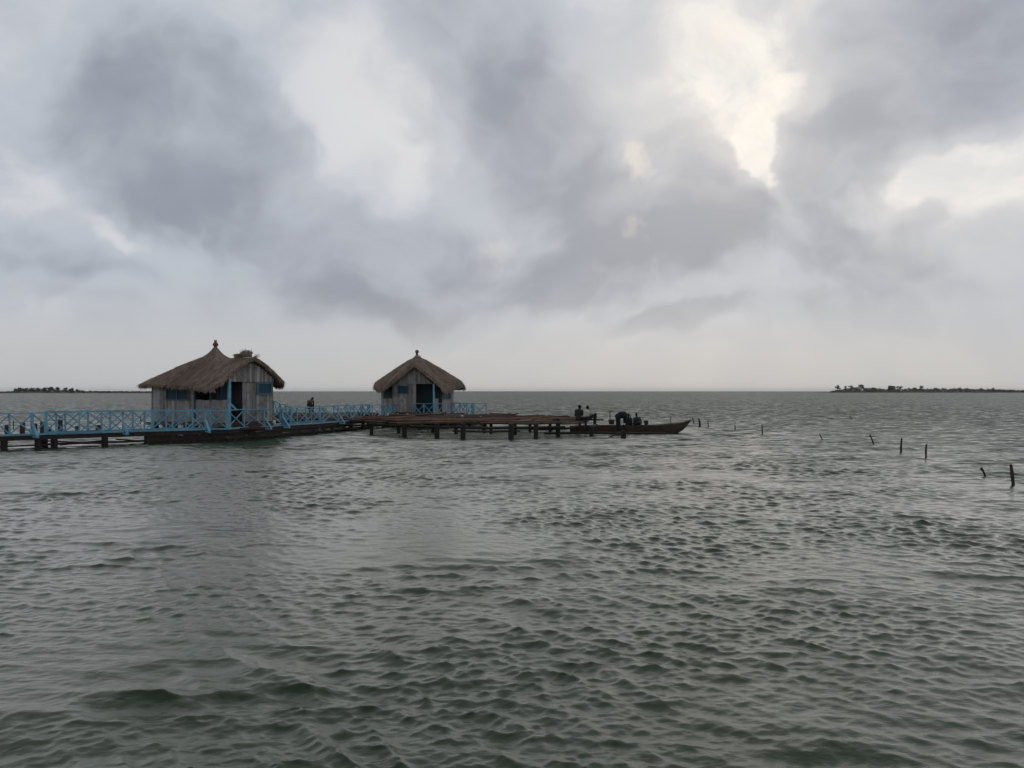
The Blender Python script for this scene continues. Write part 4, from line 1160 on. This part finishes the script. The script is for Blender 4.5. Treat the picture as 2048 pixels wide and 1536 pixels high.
def bucket(c, r0, r1, h, tilt, label, full=True):
    root=thing('bucket', c, label, 'bucket', 'buckets in the boat')
    b=MB(); rot=Matrix.Rotation(tilt,3,'Y')
    def add(mb,prof,n=18):
        V=[];Fc=[]
        for z,r in prof:
            for k in range(n):
                t=2*math.pi*k/n; V.append(Vector(c)+rot@Vector((r*math.cos(t),r*math.sin(t),z)))
        for i in range(len(prof)-1):
            for k in range(n): Fc.append((i*n+k,i*n+(k+1)%n,(i+1)*n+(k+1)%n,(i+1)*n+k))
        Fc.append(tuple(range(n-1,-1,-1))); Fc.append(tuple(range((len(prof)-1)*n,len(prof)*n)))
        mb.add(V,Fc,.5)
    add(b,[(0,r0),(h*.9,r1*.98),(h*.91,r1*1.06),(h,r1*1.06),(h,r1*.93),(h*.5,r1*.88),(.03,r0*.9)])
    b.build('pail', M['bucket'], root)
    hd=MB(); pts=[Vector(c)+rot@Vector((r1*1.05*math.cos(a),.02,h*.93+r1*.5*math.sin(a)*(-.3))) for a in np.linspace(0,math.pi,9)]
    hd.tube(pts,.006,5); hd.build('handle', M['stake'], root)
    if full:
        f=MB()
        for _ in range(7): f.ellip(Vector(c)+rot@Vector((random.uniform(-.6,.6)*r1,random.uniform(-.6,.6)*r1,h*.97)),.09,.08,.06,n=8,m=5)
        f.build('contents', M['straw'], root, smooth=True)
bucket(P(1223,848.5,54.0),.165,.195,.27,0,'broad dark bucket heaped full on the boat, left of the bending man')
bucket(P(1293,849.5,54.0),.115,.15,.26,R(-7),'small dark tilted bucket toward the bow of the boat', full=False)
loose('pole',[P(1220,842,54.15),P(1220,820.5,54.15)],[.034,.026],M['stake'],'upright pole standing in the boat behind the broad bucket','pole')
loose('pole',[P(1261,850,54.6),P(1261,829.5,54.6)],[.022,.02],M['stake'],'thin upright pole held by the half hidden man behind the bending man','pole')

# ============================================================ people
def vox(o, size, smooth=2):
    m=o.modifiers.new('remesh','REMESH'); m.mode='VOXEL'; m.voxel_size=size; m.use_smooth_shade=True
    if smooth:
        s=o.modifiers.new('smooth','SMOOTH'); s.iterations=smooth; s.factor=.5
def person(origin, J, label, skin='skin', shirt=None, trousers=None, hair='hair', cap=False, face=(0,-1,0), hips=1.0, sleeves=.55, shorts=False, bulk=1.15):
    """J: joints in metres relative to origin (x right, y away, z up)"""
    g={k:Vector(v) for k,v in J.items()}
    o=Vector(origin)
    def w(k): return o+g[k]
    fd=Vector(face).normalized()
    up=(g['head']-g['neck']).normalized(); fd=(fd-up*fd.dot(up)).normalized(); sd_=fd.cross(up).normalized()
    rot=Matrix((sd_,fd,up)).transposed()
    b=MB()
    b.capsule(w('pelvis'),w('waist'),.125*hips,.115); b.capsule(w('waist'),w('chest'),.115,.135); b.capsule(w('chest'),w('neck'),.125,.055)
    for s in 'lr':
        b.capsule(w('chest'),w(s+'sho'),.10,.062); b.capsule(w('neck'),w(s+'sho'),.05,.052)
        b.capsule(w('chest'),lerp(w(s+'sho'),w('chest'),.25),.11,.075); b.capsule(w('waist'),lerp(w(s+'sho'),w('chest'),.4),.10,.085)
        b.capsule(w(s+'sho'),w(s+'elb'),.052,.040); b.capsule(w(s+'elb'),w(s+'wri'),.040,.027)
        b.capsule(w('pelvis'),w(s+'hip'),.12,.095); b.capsule(w(s+'hip'),w(s+'kne'),.085,.056); b.capsule(w(s+'kne'),lerp(w(s+'kne'),w(s+'ank'),.35),.056,.055); b.capsule(lerp(w(s+'kne'),w(s+'ank'),.3),w(s+'ank'),.057,.038)
        b.capsule(w(s+'ank'),w(s+'toe'),.042,.030); b.capsule(w(s+'ank'),lerp(w(s+'ank'),w(s+'toe'),-.28)+Vector((0,0,-.02)),.04,.032)
        # hand: palm, four fingers of unequal length, thumb from the side of the palm
        fa=(w(s+'wri')-w(s+'elb')).normalized(); side=fa.cross(Vector((0,0,1)))
        if side.length<.1: side=Vector((1,0,0))
        side.normalize(); nn=side.cross(fa).normalized(); p0=w(s+'wri')
        for q in (-.026,-.009,.009,.026): b.capsule(p0+side*q*.6+fa*.01,p0+fa*.085+side*q,.015,.012,8)
        for q,L in ((-.030,.060),(-.010,.078),(.010,.083),(.030,.072)):
            k0=p0+fa*.088+side*q; k1=k0+fa*L*.5-nn*.008+side*q*.12; k2=k1+fa*L*.42-nn*.026
            b.capsule(k0,k1,.0095,.009,8); b.capsule(k1,k2,.009,.0075,8)
        tb=p0+fa*.03+side*.030*(1 if s=='l' else -1); t1=tb+(fa*.6+side*.75*(1 if s=='l' else -1)).normalized()*.045; b.capsule(tb,t1,.012,.011,8); b.capsule(t1,t1+(fa*.9-nn*.3).normalized()*.032,.011,.009,8)
    b.capsule(w('neck')-up*.03,w('head')-up*.04,.060,.055)
    h=w('head')
    b.ellip(h+up*.03-fd*.012,.077,.096,.095,rot=rot); b.ellip(h-up*.045+fd*.028,.056,.062,.070,rot=rot)
    b.capsule(h+fd*.083-up*.002,h+fd*.104-up*.034,.012,.017,8); b.capsule(h+fd*.082-up*.066-sd_*.02,h+fd*.082-up*.066+sd_*.02,.010,.010,8)
    for s in (-1,1):
        b.ellip(h+sd_*s*.078-fd*.005-up*.005,.012,.022,.033,rot=rot,n=8,m=6); b.capsule(h+fd*.078+up*.022+sd_*s*.012,h+fd*.070+up*.020+sd_*s*.05,.010,.008,8)
    body=b.build('person',M[skin],None,smooth=True,loc=o); vox(body,.011,1)
    tag(body,label,'person','people on the pier and in the boat')
    e=MB()
    for s in (-1,1): e.ellip(h+fd*.074+up*.006+sd_*s*.032,.014,.010,.010,rot=rot,n=8,m=6)
    e.build('eyes',M['hair'],body,smooth=True)
    hr=MB(); hr.ellip(h+up*.052-fd*.022,.083,.094,.083,rot=rot)
    hr.ellip(h-fd*.055+up*.0,.070,.050,.075,rot=rot); x=hr.build('hair',M[hair],body,smooth=True); vox(x,.012,1)
    if shirt:
        c=MB(); cc=lambda a_,b_,r0,r1,n=12: c.capsule(a_,b_,r0*bulk,r1*bulk,n)
        cc(w('pelvis')+Vector((0,0,.02)),w('waist'),.142*hips,.135); cc(w('waist'),w('chest'),.135,.155); cc(w('chest'),lerp(w('chest'),w('neck'),.75),.145,.075)
        for s in 'lr':
            cc(w('chest'),w(s+'sho'),.12,.082); cc(w('neck')-up*.02,w(s+'sho'),.062,.070); cc(w('chest'),lerp(w(s+'sho'),w('chest'),.25),.13,.095); cc(w('waist'),lerp(w(s+'sho'),w('chest'),.4),.12,.105)
            if sleeves<=1: cc(w(s+'sho'),lerp(w(s+'sho'),w(s+'elb'),sleeves),.070,.066)
            else: cc(w(s+'sho'),w(s+'elb'),.070,.058); cc(w(s+'elb'),lerp(w(s+'elb'),w(s+'wri'),sleeves-1),.058,.046)
        x=c.build('shirt',M[shirt],body,smooth=True); vox(x,.014,2)
    if trousers:
        c=MB(); cc=lambda a_,b_,r0,r1,n=12: c.capsule(a_,b_,r0*bulk,r1*bulk,n); cc(w('pelvis')-Vector((0,0,.01)),lerp(w('pelvis'),w('waist'),.45),.142*hips,.138)
        for s in 'lr':
            cc(w('pelvis'),w(s+'hip'),.138,.112); cc(w(s+'hip'),w(s+'kne'),.104,.076)
            if not shorts: cc(w(s+'kne'),lerp(w(s+'kne'),w(s+'ank'),.9),.076,.062)
        x=c.build('trousers',M[trousers],body,smooth=True); vox(x,.014,2)
    if cap:
        c=MB(); c.ellip(h+up*.058-fd*.010,.090,.102,.082,rot=rot); c.capsule(h+up*.045+fd*.085-sd_*.035,h+up*.040+fd*.155-sd_*.02,.018,.008,8); c.capsule(h+up*.045+fd*.085+sd_*.035,h+up*.040+fd*.155+sd_*.02,.018,.008,8); c.capsule(h+up*.047+fd*.085,h+up*.040+fd*.165,.018,.008,8)
        x=c.build('cap',M['hair'],body,smooth=True); vox(x,.010,1)
    return body
# seated man in a cap, back to the viewer
person(P(1157.5,838.5,52.2), dict(pelvis=(0,0,.10),waist=(.0,.03,.26),chest=(.02,.02,.44),neck=(.03,.03,.60),head=(.055,.04,.735),
    lsho=(-.165,.03,.505),lelb=(-.19,.06,.25),lwri=(-.11,.24,.10), rsho=(.20,.0,.50),relb=(.235,.04,.26),rwri=(.30,.20,.10),
    lhip=(-.07,-.03,.06),lkne=(.02,-.40,.03),lank=(.03,-.42,-.37),ltoe=(.12,-.54,-.41), rhip=(.10,.03,.06),rkne=(.42,-.02,.03),rank=(.42,-.08,-.36),rtoe=(.54,-.12,-.40)),
    'person in a dark cap and olive shirt sitting on the log pier, back turned', shirt='shirtol', trousers='trouser', cap=True, face=(.95,.25,-.05), sleeves=1.0)
# man in a cream shirt, leaning back with his knee up
person(P(1173,840,52.1), dict(pelvis=(0,0,.10),waist=(-.02,0,.26),chest=(-.01,0,.45),neck=(.03,0,.605),head=(.075,.0,.74),
    lsho=(-.06,.16,.52),lelb=(.16,.20,.34),lwri=(.36,.10,.36), rsho=(-.05,-.17,.51),relb=(-.15,-.20,.25),rwri=(-.16,-.22,.03),
    lhip=(.05,.08,.07),lkne=(.52,.12,.30),lank=(.49,.12,-.24),ltoe=(.65,.12,-.28), rhip=(.06,-.08,.07),rkne=(.54,-.06,.33),rank=(.50,-.08,-.24),rtoe=(.66,-.09,-.28)),
    'person in a cream shirt and dark trousers sitting on the pier with knees raised', shirt='shirtwh', trousers='trouser', face=(1,.3,-.1), sleeves=.95, bulk=1.28)
# bending man
person(P(1236.5,862.5,52.9), dict(lank=(0,.05,.05),lkne=(-.03,.05,.47),lhip=(-.02,.07,.86),ltoe=(.15,.03,.02), rank=(.10,-.16,.05),rkne=(.02,-.12,.48),rhip=(.0,-.09,.86),rtoe=(.26,-.18,.02),
    pelvis=(.01,0,.90),waist=(.13,0,1.0),chest=(.33,0,1.0),neck=(.46,0,.88),head=(.53,0,.76),
    lsho=(.40,.17,.92),lelb=(.40,.17,.66),lwri=(.36,.10,.43), rsho=(.42,-.17,.92),relb=(.47,-.17,.66),rwri=(.45,-.12,.42)),
    'person in dark clothes bending far forward over the boat with arms hanging down', shirt='shirtdk', trousers='trouser', face=(.3,0,-1), sleeves=1.5, bulk=1.5)
# half hidden man with the pole
person(P(1256.5,852.5,54.5), dict(pelvis=(0,0,.12),waist=(0,.0,.26),chest=(0,-.03,.42),neck=(.0,-.05,.56),head=(.01,-.09,.68),
    lsho=(.17,-.03,.48),lelb=(.22,-.12,.26),lwri=(.13,-.10,.30), rsho=(-.17,-.03,.48),relb=(-.22,-.12,.25),rwri=(-.10,-.30,.18),
    lhip=(.08,-.03,.10),lkne=(.14,-.38,.20),lank=(.13,-.36,-.22),ltoe=(.15,-.48,-.26), rhip=(-.08,-.03,.10),rkne=(-.12,-.38,.20),rank=(-.12,-.36,-.22),rtoe=(-.14,-.48,-.26)),
    'person half hidden behind the bending man, sitting low beside a thin upright pole', shirt='shirtgr', trousers='trouser', face=(.1,-1,-.3))
# man seated in the boat facing the viewer
person(P(1274,852.0,54.1), dict(pelvis=(0,0,.12),waist=(-.01,0,.26),chest=(-.01,-.03,.42),neck=(-.03,-.05,.555),head=(-.05,-.08,.69),
    lsho=(.15,-.02,.47),lelb=(.27,-.05,.24),lwri=(.23,-.16,.03), rsho=(-.17,-.04,.46),relb=(-.24,-.16,.27),rwri=(-.15,-.33,.22),
    lhip=(.09,-.03,.10),lkne=(.10,-.37,.20),lank=(.09,-.34,-.22),ltoe=(.11,-.45,-.26), rhip=(-.09,-.03,.10),rkne=(-.24,-.34,.20),rank=(-.24,-.32,-.22),rtoe=(-.27,-.43,-.26)),
    'person in a greyish shirt sitting in the boat facing the camera, arm on his side', shirt='shirtgr', trousers='trouser', face=(-.25,-1,-.1), sleeves=.6)
# bare-backed man on the rear rail of the boardwalk
rp=rear_by_px([619.5])[0]
person(Vector((rp.x,rp.y,ZR+.06)), dict(pelvis=(0,.02,.09),waist=(-.02,.07,.20),chest=(.01,.20,.30),neck=(.05,.32,.355),head=(.07,.41,.435),
    lsho=(-.16,.23,.31),lelb=(-.17,.32,.10),lwri=(-.10,.45,.10), rsho=(.18,.22,.30),relb=(.175,.32,.10),rwri=(.10,.46,.10),
    lhip=(-.08,.05,.06),lkne=(-.13,.42,.05),lank=(-.13,.44,-.38),ltoe=(-.13,.57,-.42), rhip=(.08,.05,.06),rkne=(.11,.42,.05),rank=(.11,.40,-.38),rtoe=(.12,.53,-.42)),
    'bare-backed person hunched on the blue railing between the huts, back turned', skin='skinbr', trousers='trouser', face=(.15,1,-.55))
